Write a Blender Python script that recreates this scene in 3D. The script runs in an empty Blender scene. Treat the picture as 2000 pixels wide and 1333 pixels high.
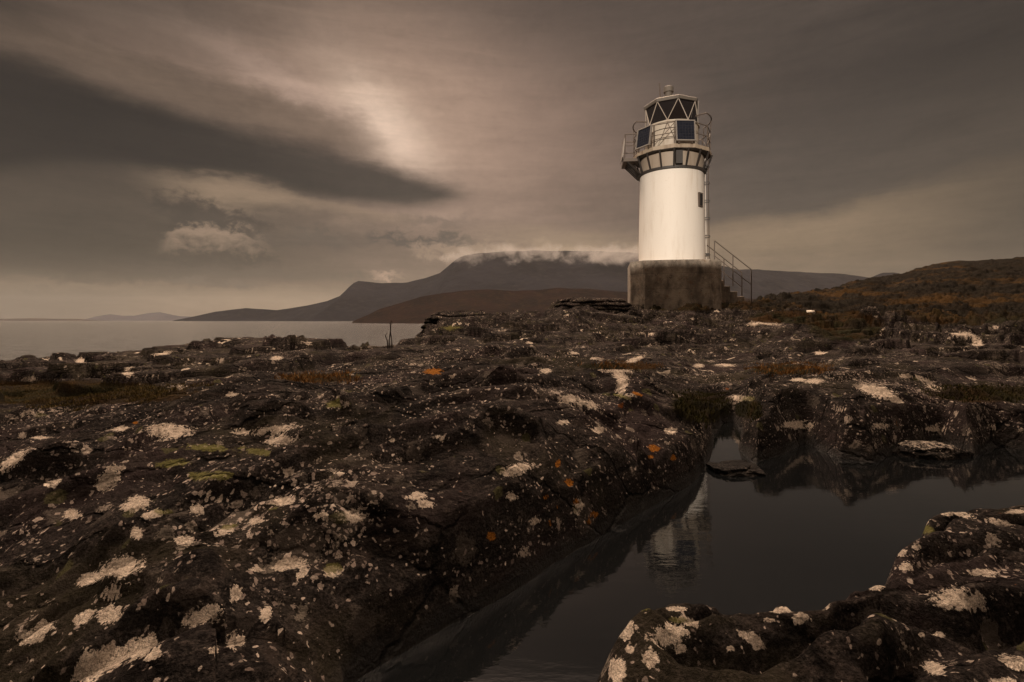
import bpy, bmesh, math, random
import numpy as np
from mathutils import Vector, Matrix, noise as mnoise

sc = bpy.context.scene
COL = sc.collection
rad = math.radians
random.seed(7)
HC = 0.875            # eye height above the rock pool
HY = 626.0            # row of the sea horizon in the 2000 px wide photograph
F = 1000.0            # focal length in those pixels (18 mm on a 36 mm sensor)

# ------------------------------------------------------------------ camera
cam = bpy.data.cameras.new("camera")
cam.lens = 18.0; cam.sensor_width = 36.0
cam.shift_y = -(666.5 - HY) / 2000.0
cam.clip_start = 0.05; cam.clip_end = 60000.0
camo = bpy.data.objects.new("camera", cam); COL.objects.link(camo)
camo.location = (0, 0, HC); camo.rotation_euler = (rad(90), 0, 0)
sc.camera = camo
sc.view_settings.view_transform = 'Standard'
sc.view_settings.look = 'None'
sc.view_settings.exposure = 0.0
sc.view_settings.gamma = 1.0
sc.cycles.use_denoising = True
sc.cycles.denoising_prefilter = 'ACCURATE'
sc.cycles.max_bounces = 6
sc.cycles.volume_bounces = 1
sc.cycles.volume_step_rate = 1.0
sc.cycles.sample_clamp_indirect = 4.0

def lin(r, g, b):
    f = lambda c: (c / 255) / 12.92 if c / 255 <= .04045 else ((c / 255 + .055) / 1.055) ** 2.4
    return (f(r), f(g), f(b), 1.0)

# ------------------------------------------------------------------ node expressions
class X:
    """a float socket with arithmetic that builds Math nodes"""
    nt = None
    def __init__(s, v): s.v = v
    @staticmethod
    def op(o, *a, clamp=False):
        n = X.nt.nodes.new('ShaderNodeMath'); n.operation = o; n.use_clamp = clamp
        for i, q in enumerate(a):
            q = q.v if isinstance(q, X) else q
            if isinstance(q, (int, float)): n.inputs[i].default_value = q
            else: X.nt.links.new(q, n.inputs[i])
        return X(n.outputs[0])
    def __add__(s, o): return X.op('ADD', s, o)
    __radd__ = __add__
    def __sub__(s, o): return X.op('SUBTRACT', s, o)
    def __rsub__(s, o): return X.op('SUBTRACT', o, s)
    def __mul__(s, o): return X.op('MULTIPLY', s, o)
    __rmul__ = __mul__
    def __truediv__(s, o): return X.op('DIVIDE', s, o)
    def smooth(s, a, b):
        n = X.nt.nodes.new('ShaderNodeMapRange'); n.interpolation_type = 'SMOOTHSTEP'
        X.nt.links.new(s.v, n.inputs[0])
        for i, q in ((1, a), (2, b)):
            if isinstance(q, X): X.nt.links.new(q.v, n.inputs[i])
            else: n.inputs[i].default_value = q
        return X(n.outputs[0])

def node(t, **kw):
    n = X.nt.nodes.new(t)
    for k, v in kw.items():
        if k in n.inputs.keys():
            if hasattr(v, 'is_output'): X.nt.links.new(v, n.inputs[k])
            elif isinstance(v, X): X.nt.links.new(v.v, n.inputs[k])
            else: n.inputs[k].default_value = v
        else: setattr(n, k, v)
    return n
def mix(fac, a, b, mode='MIX'):
    n = X.nt.nodes.new('ShaderNodeMix'); n.data_type = 'RGBA'; n.blend_type = mode
    for i, q in ((0, fac), (6, a), (7, b)):
        q = q.v if isinstance(q, X) else q
        if hasattr(q, 'is_output'): X.nt.links.new(q, n.inputs[i])
        elif isinstance(q, (int, float)): n.inputs[i].default_value = q
        else: n.inputs[i].default_value = q
    return n.outputs[2]
def noise(vec, scale, detail=4, rough=.55, dist=0.0):
    n = node('ShaderNodeTexNoise', Scale=scale, Detail=detail, Roughness=rough, Distortion=dist)
    if vec is not None: X.nt.links.new(vec, n.inputs['Vector'])
    return X(n.outputs[0])
def voronoi(vec, scale, rnd=1.0):
    n = node('ShaderNodeTexVoronoi', Scale=scale, Randomness=rnd)
    X.nt.links.new(vec, n.inputs['Vector'])
    return X(n.outputs['Distance']), n.outputs['Color']
def mapping(vec, scale=(1, 1, 1), rot=(0, 0, 0), loc=(0, 0, 0)):
    n = node('ShaderNodeMapping')
    n.inputs['Scale'].default_value = scale; n.inputs['Rotation'].default_value = rot; n.inputs['Location'].default_value = loc
    X.nt.links.new(vec, n.inputs['Vector']); return n.outputs[0]
def vadd(a, b):
    n = node('ShaderNodeVectorMath', operation='ADD')
    X.nt.links.new(a, n.inputs[0]); X.nt.links.new(b, n.inputs[1]); return n.outputs[0]
def sep(vec):
    n = node('ShaderNodeSeparateXYZ'); X.nt.links.new(vec, n.inputs[0])
    return X(n.outputs[0]), X(n.outputs[1]), X(n.outputs[2])

# ------------------------------------------------------------------ sky
SUN_EL, SUN_AZ = rad(7.0), rad(18.0)          # the sun stands low behind the camera and shines along this heading
world = bpy.data.worlds.new("World"); sc.world = world; world.use_nodes = True
X.nt = world.node_tree; X.nt.nodes.clear()
D2 = 180 / math.pi
def azel(px, py):
    x = (px - 1000) / F; z = (HY - py) / F
    return math.degrees(math.atan(x)), math.degrees(math.atan(z / math.sqrt(1 + x * x)))
dirv = node('ShaderNodeTexCoord').outputs['Generated']
dx, dy, dz = sep(dirv)
AZ = X.op('ARCTAN2', dx, dy) * D2
EL = X.op('ARCSINE', dz) * D2
comb = node('ShaderNodeCombineXYZ'); X.nt.links.new(AZ.v, comb.inputs[0]); X.nt.links.new(EL.v, comb.inputs[1])
sv = comb.outputs[0]
streak = mapping(sv, (.035, .14, 1), (0, 0, rad(14)))
nA = noise(streak, 1.6, 5, .55)
nB = noise(mapping(sv, (.13, .34, 1), (0, 0, rad(10))), 1.0, 7, .64, .35)
nC = noise(mapping(sv, (.35, .55, 1)), 1.3, 6, .62, .4)
ELs = EL + (nA - .5) * 5.0 + (nB - .5) * 2.6 + (nC - .5) * .8
ELc = EL + (nC - .5) * 2.6
AZc = AZ + (nB - .5) * 3.0
nD = noise(mapping(sv, (.9, 1.1, 1)), 1.0, 5, .6, .3)
ELd = EL + (nC - .5) * 4.2 + (nD - .5) * 2.2
def curve(pts):
    n = node('ShaderNodeFloatCurve')
    X.nt.links.new(((AZ + 60) / 120).v, n.inputs['Value'])
    c = n.mapping.curves[0]
    q = sorted(((a + 60) / 120, (e + 6) / 46) for a, e in (azel(*p) for p in pts))
    while len(c.points) < len(q): c.points.new(.5, .5)
    for p, (a, e) in zip(c.points, q): p.location = (min(max(a, 0), 1), min(max(e, 0), 1)); p.handle_type = 'AUTO_CLAMPED'
    n.mapping.update()
    return X(n.outputs[0]) * 46 - 6
def blob(px, py, rx, ry, tilt=0, elx=None):
    a0, e0 = azel(px, py); k = .055
    ax = (AZc - a0); ey = ((elx or ELs) - e0)
    c, s = math.cos(rad(tilt)), math.sin(rad(tilt))
    u = (ax * c + ey * s) / (rx * k); v = (ey * c - ax * s) / (ry * k)
    return X.op('EXPONENT', (u * u + v * v) * -1.0)
def band(top, bot, st, sb, el=None, ends=None):
    el = el or ELs
    m = (curve(top) - el).smooth(-st, st) * (el - curve(bot)).smooth(-sb, sb)
    if ends:
        a0 = azel(ends[0], 400)[0]; a1 = azel(ends[1], 400)[0]; w = ends[2] * .055
        m = m * AZ.smooth(a0 - w, a0 + w) * (AZ * -1.0).smooth(-a1 - w, -a1 + w)
    return m
c = mix(EL.smooth(0, 33), lin(114, 98, 84), lin(92, 79, 72))
c = mix(blob(900, 230, 520, 270, -14) * .95, c, lin(150, 124, 110))
c = mix(blob(100, 60, 420, 110, -10) * .8, c, lin(88, 76, 66))
c = mix(blob(480, -40, 420, 130) * .85, c, lin(62, 54, 48))
c = mix(blob(1150, -40, 420, 130) * .8, c, lin(72, 62, 56))
c = mix(blob(2080, 90, 760, 330, 8) * .98, c, lin(39, 34, 31))
c = mix(blob(-80, -20, 400, 110, -10) * .75, c, lin(56, 47, 41))
c = mix(blob(1500, 20, 250, 160) * .5, c, lin(66, 58, 52))
c = mix(blob(0, 470, 520, 150) * .92, c, lin(50, 44, 39))
c = mix(blob(300, 380, 250, 60) * .3, c, lin(96, 83, 70))
c = mix(blob(450, 598, 560, 42) * .75, c, lin(136, 116, 97))
c = mix(blob(0, 600, 210, 70) * .85, c, lin(72, 65, 56))
# soft grey deck right of the tower, brighter break below it
c = mix(band([(1150, 250), (1400, 250), (1700, 210), (2050, 150)], [(1150, 470), (1390, 452), (1550, 430), (1700, 388), (1850, 345), (2050, 290)], 3.5, .9, ends=(1330, 2300, 120)) * .6, c, lin(80, 70, 63))
c = mix(band([(1150, 470), (1390, 450), (1550, 425), (1700, 380), (1850, 340), (2050, 290)], [(1150, 560), (1400, 540), (1700, 520), (2050, 430)], 1.2, 3.5, ends=(1330, 2050, 150)) * .75, c, lin(136, 115, 93))
c = mix(blob(2060, 400, 230, 240) * .8, c, lin(62, 53, 45))
c = mix(blob(1415, 162, 34, 22, -30, ELc) * .5, c, lin(68, 60, 54))
# high streaks on the left
c = mix(band([(0, -40), (150, 30), (320, 90), (500, 130), (700, 150), (860, 200)], [(0, 60), (150, 75), (250, 110), (320, 130), (400, 160), (500, 180), (600, 205), (700, 240), (790, 290), (860, 310)], 4.0, .8, ends=(170, 860, 120)) * .65, c, lin(138, 115, 102))
c = mix(blob(800, 215, 260, 150, -26) * .6, c, lin(170, 143, 126))
c = mix(blob(748, 246, 105, 55, -40, ELc) * .9, c, lin(212, 186, 168))
c = mix(blob(600, 188, 150, 24, -18, ELc) * .55, c, lin(178, 152, 138))
c = mix(band([(0, 50), (150, 74), (250, 108), (320, 128), (380, 156), (500, 176), (575, 200), (675, 218), (725, 244), (775, 292), (830, 352)], [(0, 130), (100, 150), (200, 190), (325, 225), (450, 255), (550, 280), (700, 310), (830, 352)], 1.3, 1.6, ELc * .5 + ELs * .5, ends=(-900, 735, 90)) * .80, c, lin(104, 87, 75))
main = band([(0, 112), (100, 142), (200, 180), (325, 218), (450, 250), (550, 274), (700, 304), (825, 346), (940, 382)], [(0, 330), (150, 318), (300, 332), (450, 347), (525, 362), (575, 380), (650, 392), (800, 398), (940, 388)], 1.2, 1.0, ELs * .5 + EL * .5, ends=(-900, 915, 70))
c = mix(main * .97, c, mix(AZ.smooth(-45, -10), lin(31, 27, 24), lin(60, 52, 46)))
c = mix(blob(0, 250, 300, 110, -14) * .7, c, lin(38, 33, 30))
c = mix(band([(300, 340), (450, 352), (540, 372), (600, 395), (750, 412), (900, 420)], [(300, 372), (450, 392), (600, 412), (750, 425), (900, 440)], .6, 1.4, ends=(330, 800, 80)) * .65, c, lin(138, 117, 97))
# low cumulus over the sea
c = mix(band([(255, 385), (300, 382), (360, 388), (420, 402), (450, 418), (500, 428), (560, 442)], [(255, 395), (330, 428), (370, 444), (440, 446), (560, 456)], .7, .9, ELd, ends=(275, 535, 25)) * .92, c, lin(60, 52, 46))
cum = band([(300, 486), (340, 448), (370, 436), (420, 440), (480, 458), (520, 482), (555, 516)], [(300, 504), (400, 506), (500, 514), (555, 522)], .6, 1.0, ELd, ends=(322, 545, 20))
c = mix(cum * .85, c, mix((ELd - curve([(300, 505), (400, 500), (500, 500), (555, 520)])).smooth(-.3, 2.4), lin(66, 57, 50), lin(136, 115, 98)))
c = mix(band([(700, 462), (760, 454), (820, 462), (880, 455), (945, 474)], [(700, 470), (760, 476), (820, 484), (880, 486), (945, 480)], .5, .6, ELd, ends=(715, 940, 12)) * .85, c, lin(80, 71, 65))
c = mix(band([(560, 452), (640, 448), (690, 456)], [(560, 462), (640, 468), (690, 464)], .5, .6, ELd, ends=(575, 690, 25)) * .6, c, lin(86, 76, 68))
c = mix(blob(850, 434, 70, 11, 0, ELd) * .45, c, lin(84, 75, 68))
c = mix(band([(770, 474), (850, 482), (900, 474), (1000, 476), (1100, 480), (1260, 484)], [(770, 486), (850, 502), (900, 506), (1000, 506), (1260, 506)], .7, .9, ELd, ends=(800, 1290, 20)) * .85, c, lin(146, 124, 106))
c = mix(blob(1120, 474, 170, 22, -4) * .55, c, lin(150, 128, 106))
c = mix(blob(755, 538, 26, 8, -4, ELd) * .85, c, lin(158, 132, 114))
c = mix(blob(130, 505, 230, 26, -2, ELc) * .6, c, lin(50, 44, 39))
c = mix(blob(240, 562, 260, 9, 0, ELc) * .45, c, lin(116, 101, 85))
c = mix(blob(640, 474, 130, 12, 2, ELc) * .55, c, lin(80, 70, 63))
c = mix(blob(430, 530, 170, 12, 0, ELc) * .5, c, lin(84, 74, 66))
c = mix(blob(372, 549, 40, 5, 0, ELc) * .8, c, lin(88, 78, 69))
c = mix(blob(462, 553, 40, 6, 0, ELc) * .8, c, lin(88, 78, 69))
c = mix(blob(680, 549, 40, 5, 0, ELd) * .5, c, lin(92, 82, 72))
nE = noise(mapping(sv, (.07, .55, 1), (0, 0, rad(-9))), 1.0, 7, .66, .5)
nF = noise(mapping(sv, (.07, .55, 1), (0, 0, rad(13))), 1.0, 7, .66, .5)
nS = mix(AZ.smooth(-6, 16), nF, nE)
tex = (nA - .5) * .46 + (nB - .5) * .42 + (nD - .5) * .20 + (sep(nS)[0] - .5) * .62 + 1.0
da = (AZ + 8.0) * X.op('COSINE', EL * (1 / D2)); de = EL - 60.0
hole = X.op('EXPONENT', (da * da + de * de) * (-1.0 / (20.0 * 20.0))) * EL.smooth(33, 50)
gain = tex * (EL.smooth(34, 66) * 3.0 + hole * 155.0 + 1.24)            # the deck is thin and bright high ahead, above the frame
vm = node('ShaderNodeVectorMath', operation='SCALE')
back = mix(X.op('ABSOLUTE', AZ).smooth(52, 85), c, lin(62, 54, 48))
top = mix(EL.smooth(32, 60), back, lin(112, 97, 85))
top = mix(1.0, top, (1.01, .992, .94, 1), 'MULTIPLY')
X.nt.links.new(top, vm.inputs[0]); X.nt.links.new(gain.v, vm.inputs['Scale'])
bgc = node('ShaderNodeBackground', Strength=1.0); X.nt.links.new(vm.outputs[0], bgc.inputs[0])
sky = node('ShaderNodeTexSky', sky_type='NISHITA', sun_disc=False, sun_elevation=SUN_EL, sun_rotation=math.pi + SUN_AZ)
bgs = node('ShaderNodeBackground', Strength=.08); X.nt.links.new(sky.outputs[0], bgs.inputs[0])
ms = node('ShaderNodeMixShader'); ms.inputs[0].default_value = .96
X.nt.links.new(bgs.outputs[0], ms.inputs[1]); X.nt.links.new(bgc.outputs[0], ms.inputs[2])
wo = node('ShaderNodeOutputWorld'); X.nt.links.new(ms.outputs[0], wo.inputs[0])

# ------------------------------------------------------------------ sun
sun = bpy.data.lights.new("sun", 'SUN'); sun.energy = 3.2; sun.angle = rad(.6); sun.color = (1.0, .86, .72)
suno = bpy.data.objects.new("sun", sun); COL.objects.link(suno)
sdir = Vector((math.sin(SUN_AZ) * math.cos(SUN_EL), math.cos(SUN_AZ) * math.cos(SUN_EL), -math.sin(SUN_EL)))
suno.rotation_euler = sdir.to_track_quat('-Z', 'Y').to_euler(); suno.location = (-20, -60, 40)

# ------------------------------------------------------------------ mesh helpers
def link(name, me, mat=None, parent=None):
    o = bpy.data.objects.new(name, me); COL.objects.link(o)
    if mat: me.materials.append(mat)
    if parent: o.parent = parent
    return o
def tag(o, label=None, cat=None, group=None, kind=None):
    if label: o['label'] = label
    if cat: o['category'] = cat
    if group: o['group'] = group
    if kind: o['kind'] = kind
    return o
def grid_mesh(name, P, wrap=False, smooth=True):
    n, m = P.shape[:2]
    me = bpy.data.meshes.new(name)
    idx = np.arange(n * m).reshape(n, m)
    if wrap: idx = np.concatenate([idx, idx[:, :1]], 1)
    q = np.stack([idx[:-1, :-1], idx[:-1, 1:], idx[1:, 1:], idx[1:, :-1]], -1).reshape(-1, 4)
    me.vertices.add(n * m); me.vertices.foreach_set('co', P.reshape(-1).astype(np.float32))
    me.loops.add(q.size); me.loops.foreach_set('vertex_index', q.reshape(-1).astype(np.int32))
    me.polygons.add(len(q)); me.polygons.foreach_set('loop_start', np.arange(0, q.size, 4, dtype=np.int32))
    me.polygons.foreach_set('use_smooth', np.full(len(q), smooth))
    me.update(calc_edges=True); me.validate()
    return me
def attr(me, name, a):
    at = me.attributes.new(name, 'FLOAT', 'POINT'); at.data.foreach_set('value', np.ascontiguousarray(a.reshape(-1), dtype=np.float32))

_perm = np.random.RandomState(3).permutation(256); _perm = np.concatenate([_perm, _perm])
_ga = np.random.RandomState(5).rand(256) * 2 * np.pi; _gx, _gy = np.cos(_ga), np.sin(_ga)
def perlin(x, y, seed=0):
    x = x + seed * 17.31; y = y - seed * 9.77
    xi = np.floor(x).astype(np.int64); yi = np.floor(y).astype(np.int64)
    xf = x - xi; yf = y - yi; xi &= 255; yi &= 255
    u = xf * xf * xf * (xf * (xf * 6 - 15) + 10); v = yf * yf * yf * (yf * (yf * 6 - 15) + 10)
    def g(i, j, a, b):
        h = _perm[_perm[(xi + i) & 255] + ((yi + j) & 255)]; return _gx[h] * a + _gy[h] * b
    a = g(0, 0, xf, yf); b = g(1, 0, xf - 1, yf); c_ = g(0, 1, xf, yf - 1); d = g(1, 1, xf - 1, yf - 1)
    return ((a + u * (b - a)) + v * ((c_ + u * (d - c_)) - (a + u * (b - a)))) * 1.5
def fbm(x, y, seed=0, o=4, g=.5):
    r = 0; a = 1
    for k in range(o): r = r + a * perlin(x, y, seed + k * 3); x = x * 2.03; y = y * 2.03; a *= g
    return r
def billow(x, y, seed=0, o=3, g=.45):
    r = 0; a = 1
    for k in range(o): r = r + a * (np.sqrt(perlin(x, y, seed + k * 5) ** 2 + .0025) * 2 - .55); x = x * 2.1; y = y * 2.1; a *= g
    return r
def sstep(a, b, t): t = np.clip((t - a) / (b - a), 0, 1); return t * t * (3 - 2 * t)
def W(px, py, Y=None, z=None):
    """world point seen at a photograph pixel, at a given depth or height"""
    if Y is None: Y = (HC - z) * F / (py - HY)
    return ((px - 1000) / F * Y, Y, HC + (HY - py) / F * Y)
def seg_dist(x, y, pts):
    d = np.full(x.shape, 1e9)
    for (ax, ay), (bx, by) in zip(pts[:-1], pts[1:]):
        ex, ey = bx - ax, by - ay
        t = np.clip(((x - ax) * ex + (y - ay) * ey) / (ex * ex + ey * ey + 1e-12), 0, 1)
        d = np.minimum(d, np.hypot(x - ax - t * ex, y - ay - t * ey))
    return d
def poly_sd(x, y, pts):
    """signed distance, positive outside"""
    pts = list(pts) + [pts[0]]
    ins = np.zeros(x.shape, bool)
    for (ax, ay), (bx, by) in zip(pts[:-1], pts[1:]):
        if ay == by: continue
        ins ^= ((ay > y) != (by > y)) & (x < (bx - ax) * (y - ay) / (by - ay) + ax)
    return np.where(ins, -1, 1) * seg_dist(x, y, pts)

# ------------------------------------------------------------------ materials
def mat(name):
    m = bpy.data.materials.new(name); m.use_nodes = True
    X.nt = m.node_tree; X.nt.nodes.clear()
    b = node('ShaderNodeBsdfPrincipled'); o = node('ShaderNodeOutputMaterial')
    X.nt.links.new(b.outputs[0], o.inputs[0])
    return m, b
def lk(a, b): X.nt.links.new(a.v if isinstance(a, X) else a, b)
def obco(): return node('ShaderNodeTexCoord').outputs['Object']
def bump(h, strength, dist):
    n = node('ShaderNodeBump'); n.inputs['Strength'].default_value = strength; n.inputs['Distance'].default_value = dist
    lk(h, n.inputs['Height']); return n.outputs[0]
def fattr(name): return X(node('ShaderNodeAttribute', attribute_name=name).outputs['Fac'])

def rock_material():
    m, b = mat("lichened sandstone")
    co = obco()
    n1 = noise(co, 3.0, 6, .6); n2 = noise(co, 28, 6, .65); n3 = noise(co, 140, 4, .6)
    wob = node('ShaderNodeTexNoise', Scale=22.0, Detail=4.0); lk(co, wob.inputs['Vector'])
    wsc = node('ShaderNodeVectorMath', operation='SCALE'); lk(wob.outputs['Color'], wsc.inputs[0]); wsc.inputs['Scale'].default_value = .055
    cw = vadd(co, wsc.outputs[0])
    wet = fattr('wet'); big = fattr('lichen'); orange = fattr('orange'); yellow = fattr('yellow'); turf = fattr('turf'); far = fattr('far')
    c = mix(n1.smooth(.3, .7), (.017, .0146, .0138, 1), (.040, .0335, .031, 1))
    c = mix(n2.smooth(.45, .72) * .8, c, (.078, .064, .056, 1))
    c = mix(noise(co, 9, 4, .6).smooth(.52, .72) * .6, c, (.024, .0155, .0165, 1))
    c = mix((n3.smooth(.42, .58) * -1.0 + 1.0) * .8, c, (.006, .005, .0045, 1))
    n5 = noise(co, 52, 6, .72); c = mix(n5.smooth(.54, .66) * .6, c, (.095, .077, .067, 1)); c = mix((n5.smooth(.36, .46) * -1.0 + 1.0) * .7, c, (.005, .0042, .004, 1))
    dry = (1.0 - wet) * (1.0 - turf.smooth(.45, .75) * .85)
    stra = noise(mapping(co, (1.5, 1.5, 30)), 1.0, 5, .6)
    c = mix(stra.smooth(.52, .66) * .45, c, (.055, .042, .036, 1)); c = mix((stra.smooth(.36, .46) * -1.0 + 1.0) * .55, c, (.005, .0042, .004, 1))
    vj = node('ShaderNodeTexVoronoi', feature='DISTANCE_TO_EDGE', Scale=1.0); lk(mapping(cw, (1.1, 3.0, 3.0), (0, 0, rad(-28))), vj.inputs['Vector'])
    joint = X(vj.outputs['Distance']).smooth(.0, .035)
    c = mix((1.0 - joint) * .8, c, (.004, .0035, .003, 1))
    hv = noise(mapping(co, (1, 1, 2.0), loc=(4, 9, 2)), 1.15, 5, .6)
    c = mix(hv.smooth(.52, .66) * .55, c, (.040, .028, .028, 1)); c = mix(hv.smooth(.48, .36) * .5, c, (.040, .034, .021, 1))
    # mid grey crusts
    cl = noise(co, 1.7, 3, .5)
    d0, k0 = voronoi(cw, 9.0); r0 = sep(k0)
    mid = (r0[0].smooth(.4, 1.0) * .56 + (cl - .5) * .6 - d0 + (n2 - .5) * .9 + (n3 - .5) * .6).smooth(-.02, .16) * dry
    c = mix(mid * (r0[1] * .5 + .2), c, mix(r0[2], (.065, .054, .047, 1), (.14, .118, .10, 1)))
    # small pale rosettes
    d1, k1 = voronoi(cw, 15.0); r1 = sep(k1)
    sm = (r1[0].smooth(.78, 1.0) * .42 + (cl - .5) * 1.1 - d1 + (n2 - .5) * .5 + (n3 - .5) * .8).smooth(-.01, .08) * dry
    ringm = sm * (1.0 - (r1[0].smooth(.66, 1.0) * .20 - d1).smooth(-.02, .05) * .6)
    c = mix(ringm * (r1[1] * .5 + .5), c, mix(r1[2], (.17, .145, .12, 1), (.50, .42, .35, 1)))
    d2, k2 = voronoi(cw, 70.0); r2 = sep(k2)
    fl = (1.0 - far * .55) * (r2[0].smooth(.70, 1.0) * .54 + (cl - .5) * 1.6 - d2 + (n3 - .5) * .5).smooth(-.02, .08) * dry
    c = mix(fl * (r2[1] * .55 + .45), c, mix(r2[2], (.22, .17, .15, 1), (.62, .52, .44, 1)))
    # broad sheets on the distant ribs
    ff = (noise(mapping(co, (.9, 1.6, 1.6)), 2.2, 7, .66).smooth(.635, .66)) * far * dry
    c = mix(ff * .9, c, (.66, .56, .46, 1))
    gr = noise(mapping(co, (.5, 1.0, 1.0)), .9, 6, .62)
    # named patches
    edge = noise(co, 42, 8, .74); patch = noise(co, 3.3, 2, .5); crack = (n3 - .5) * .55
    lm = (big + (edge - .5) * 1.5 + (n3 - .5) * .6 - .51).smooth(-.01, .03)
    pits = (noise(co, 110, 5, .75).smooth(.33, .42))
    vc = node('ShaderNodeTexVoronoi', feature='DISTANCE_TO_EDGE', Scale=95.0); lk(cw, vc.inputs['Vector'])
    lm = lm * (pits * .7 + .3) * (X(vc.outputs['Distance']).smooth(.0, .09) * .55 + .45)
    tone = mix(noise(co, 40, 4).smooth(.3, .7), (.50, .415, .335, 1), (.78, .665, .55, 1))
    c = mix(lm, c, mix((patch.smooth(.35, .42) * -1.0 + 1.0) * .72, tone, mix(noise(co, 55, 5, .7).smooth(.35, .65), (.07, .058, .048, 1), (.24, .20, .165, 1))))
    om = (orange + (edge - .5) * 1.3 - .56).smooth(-.03, .06)
    c = mix(om, c, mix(n3.smooth(.35, .65), (.15, .052, .009, 1), (.38, .15, .022, 1)))
    d3, k3 = voronoi(cw, 6.0); r3 = sep(k3)
    so = (r3[0].smooth(.93, 1.0) * .18 - d3 + (n2 - .5) * .3).smooth(-.02, .03) * dry * .8
    c = mix(so * (1.0 - far), c, (.20, .062, .012, 1))
    ym = (yellow + (edge - .5) * 1.6 - .55).smooth(-.03, .12)
    c = mix(ym * .75, c, (.17, .16, .055, 1))
    d4, k4 = voronoi(cw, 11.0); r4 = sep(k4)
    c = mix((r4[0].smooth(.82, 1.0) * .4 - d4).smooth(-.02, .06) * dry * .6, c, (.09, .085, .038, 1))
    hl = fattr('hill')
    tm = (turf + (n2 - .5) * .9 + (gr - .5) * .6).smooth(.42, .60)
    tc = mix(gr.smooth(.40, .66), (.020, .020, .008, 1), (.052, .027, .009, 1))
    tc = mix(noise(co, 1.6, 4).smooth(.45, .62) * .7, tc, (.022, .017, .013, 1))
    c = mix(tm, c, mix(n3.smooth(.3, .7) * .6, tc, (.014, .011, .007, 1)))
    och = noise(mapping(co, (.10, .16, .5)), 1.0, 6, .68)
    c = mix(hl * .9, c, mix(och.smooth(.50, .62), mix(n1.smooth(.35, .65), (.0070, .0058, .0046, 1), (.0140, .0115, .0080, 1)), (.050, .027, .008, 1)))
    c = mix(wet * .75, c, (.010, .009, .008, 1))
    lk(c, b.inputs['Base Color'])
    b.inputs['Roughness'].default_value = .82
    lk(wet * -.45 + .84, b.inputs['Roughness'])
    lk(wet * .08 + .03, b.inputs['Specular IOR Level'])
    h = noise(co, 7, 10, .70) * 1.0 + noise(co, 48, 6, .74) * .85 + stra * .35 + joint * .45 + lm * .05 + sm * .05
    lk(bump(h, 1.0, .07), b.inputs['Normal'])
    return m
ROCK = rock_material()

# ------------------------------------------------------------------ the ground
PTS = []
def P(px, py, z): PTS.append(W(px, py, z=z))
def Q(px, py, Y): PTS.append(W(px, py, Y=Y))
def R(x, y, z): PTS.append((x, y, z))
for a in [(0,1333,.08),(150,1333,.20),(350,1333,.24),(550,1333,.16),(650,1340,.05),(-250,1333,.05),
          (0,1200,.10),(200,1200,.20),(450,1150,.27),(640,1130,.22),(760,1200,.10),(-200,1150,.05),
          (0,1050,.12),(200,1050,.20),(500,1000,.30),(800,980,.28),(1000,1000,.22),(1100,1040,.09),(-250,1000,.1),
          (0,900,.10),(250,880,.25),(500,880,.33),(800,880,.35),(1050,900,.33),(1200,920,.25),(1300,930,.12),
          (0,810,.06),(150,792,.12),(330,760,.22),(450,745,.30),(-250,830,.0),
          (700,800,.38),(950,790,.42),(1200,800,.36),(1320,820,.25),(1385,850,.10)]: P(*a)
for a in [(1000,684,6.4),(850,700,5.7),(1150,715,4.8),(1220,748,4.1),(700,728,4.9),(580,738,4.6),
          (0,770,6.5),(200,762,7.0),(330,750,7.2),(-300,775,6.5),(480,742,6.8),(600,735,7.0),
          (0,735,9.0),(200,732,9.0),(400,722,8.5),(-300,735,9),(650,705,8.0),
          (0,703,13),(120,692,13),(240,686,13),(340,674,13),(430,661,13),(520,657,13),(600,657,13),(655,668,12),(-300,715,13),(-700,720,12),
          (700,670,11),(760,669,12),(795,660,12.5),(850,632,15),(920,613,16),(1000,609,17),(1070,605,18),(1150,594,21),(1240,598,23),
          (900,660,10.5),(1000,652,11),(1200,645,13),(1100,665,9.5),(1250,690,8),(1100,694,7.6),(900,690,7.5),
          (1312,598,25),(1400,592,25),(1470,586,26),(1500,577,34),(1560,570,38),(1660,550,52),(1690,543,55),(1760,535,62),(1850,511,66),(1930,508,66),(2000,503,66),(2200,490,66),(2600,480,60),
          (1600,606,26),(1800,602,26),(2000,598,26),(2400,590,26),(1450,640,14),(1500,632,13.5),(1600,660,11),(1800,652,13),(2000,645,13),(2400,640,13),
          (2000,690,9),(1700,690,9),(1500,690,8.5),(1350,700,7.6),(1300,738,5.8),(1400,738,6.0),(1640,712,7.2),
          (1480,770,3.82),(1600,760,3.86),(1750,775,3.8),(1900,808,3.7),(2000,826,3.62),(2300,830,3.6),
          (1750,738,5),(1600,733,5),(2000,765,5),(2300,760,5),(1400,800,4.6),(1370,782,5.0),(1450,775,4.6)]: Q(*a)
for px in (-700, -300, 0, 200, 430, 600): PTS.append(((px-1000)/F*18, 18, -1.6)); PTS.append(((px-1000)/F*30, 30, -6))
for px in (700, 850, 950): PTS.append(((px-1000)/F*22, 22, -1.6)); PTS.append(((px-1000)/F*32, 32, -6))
for px, Y, z in ((1080,26,1.1),(1080,34,-1),(1100,48,-6),(1312,31,1.5),(1312,42,.3),(1312,60,-6),(1480,46,1.2),(1480,70,-5),(1600,75,2.0),(1600,100,-6),
                 (1850,95,6),(2200,95,7),(1850,150,-2),(2200,150,0),(2600,120,4)): PTS.append(((px-1000)/F*Y, Y, z))
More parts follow.
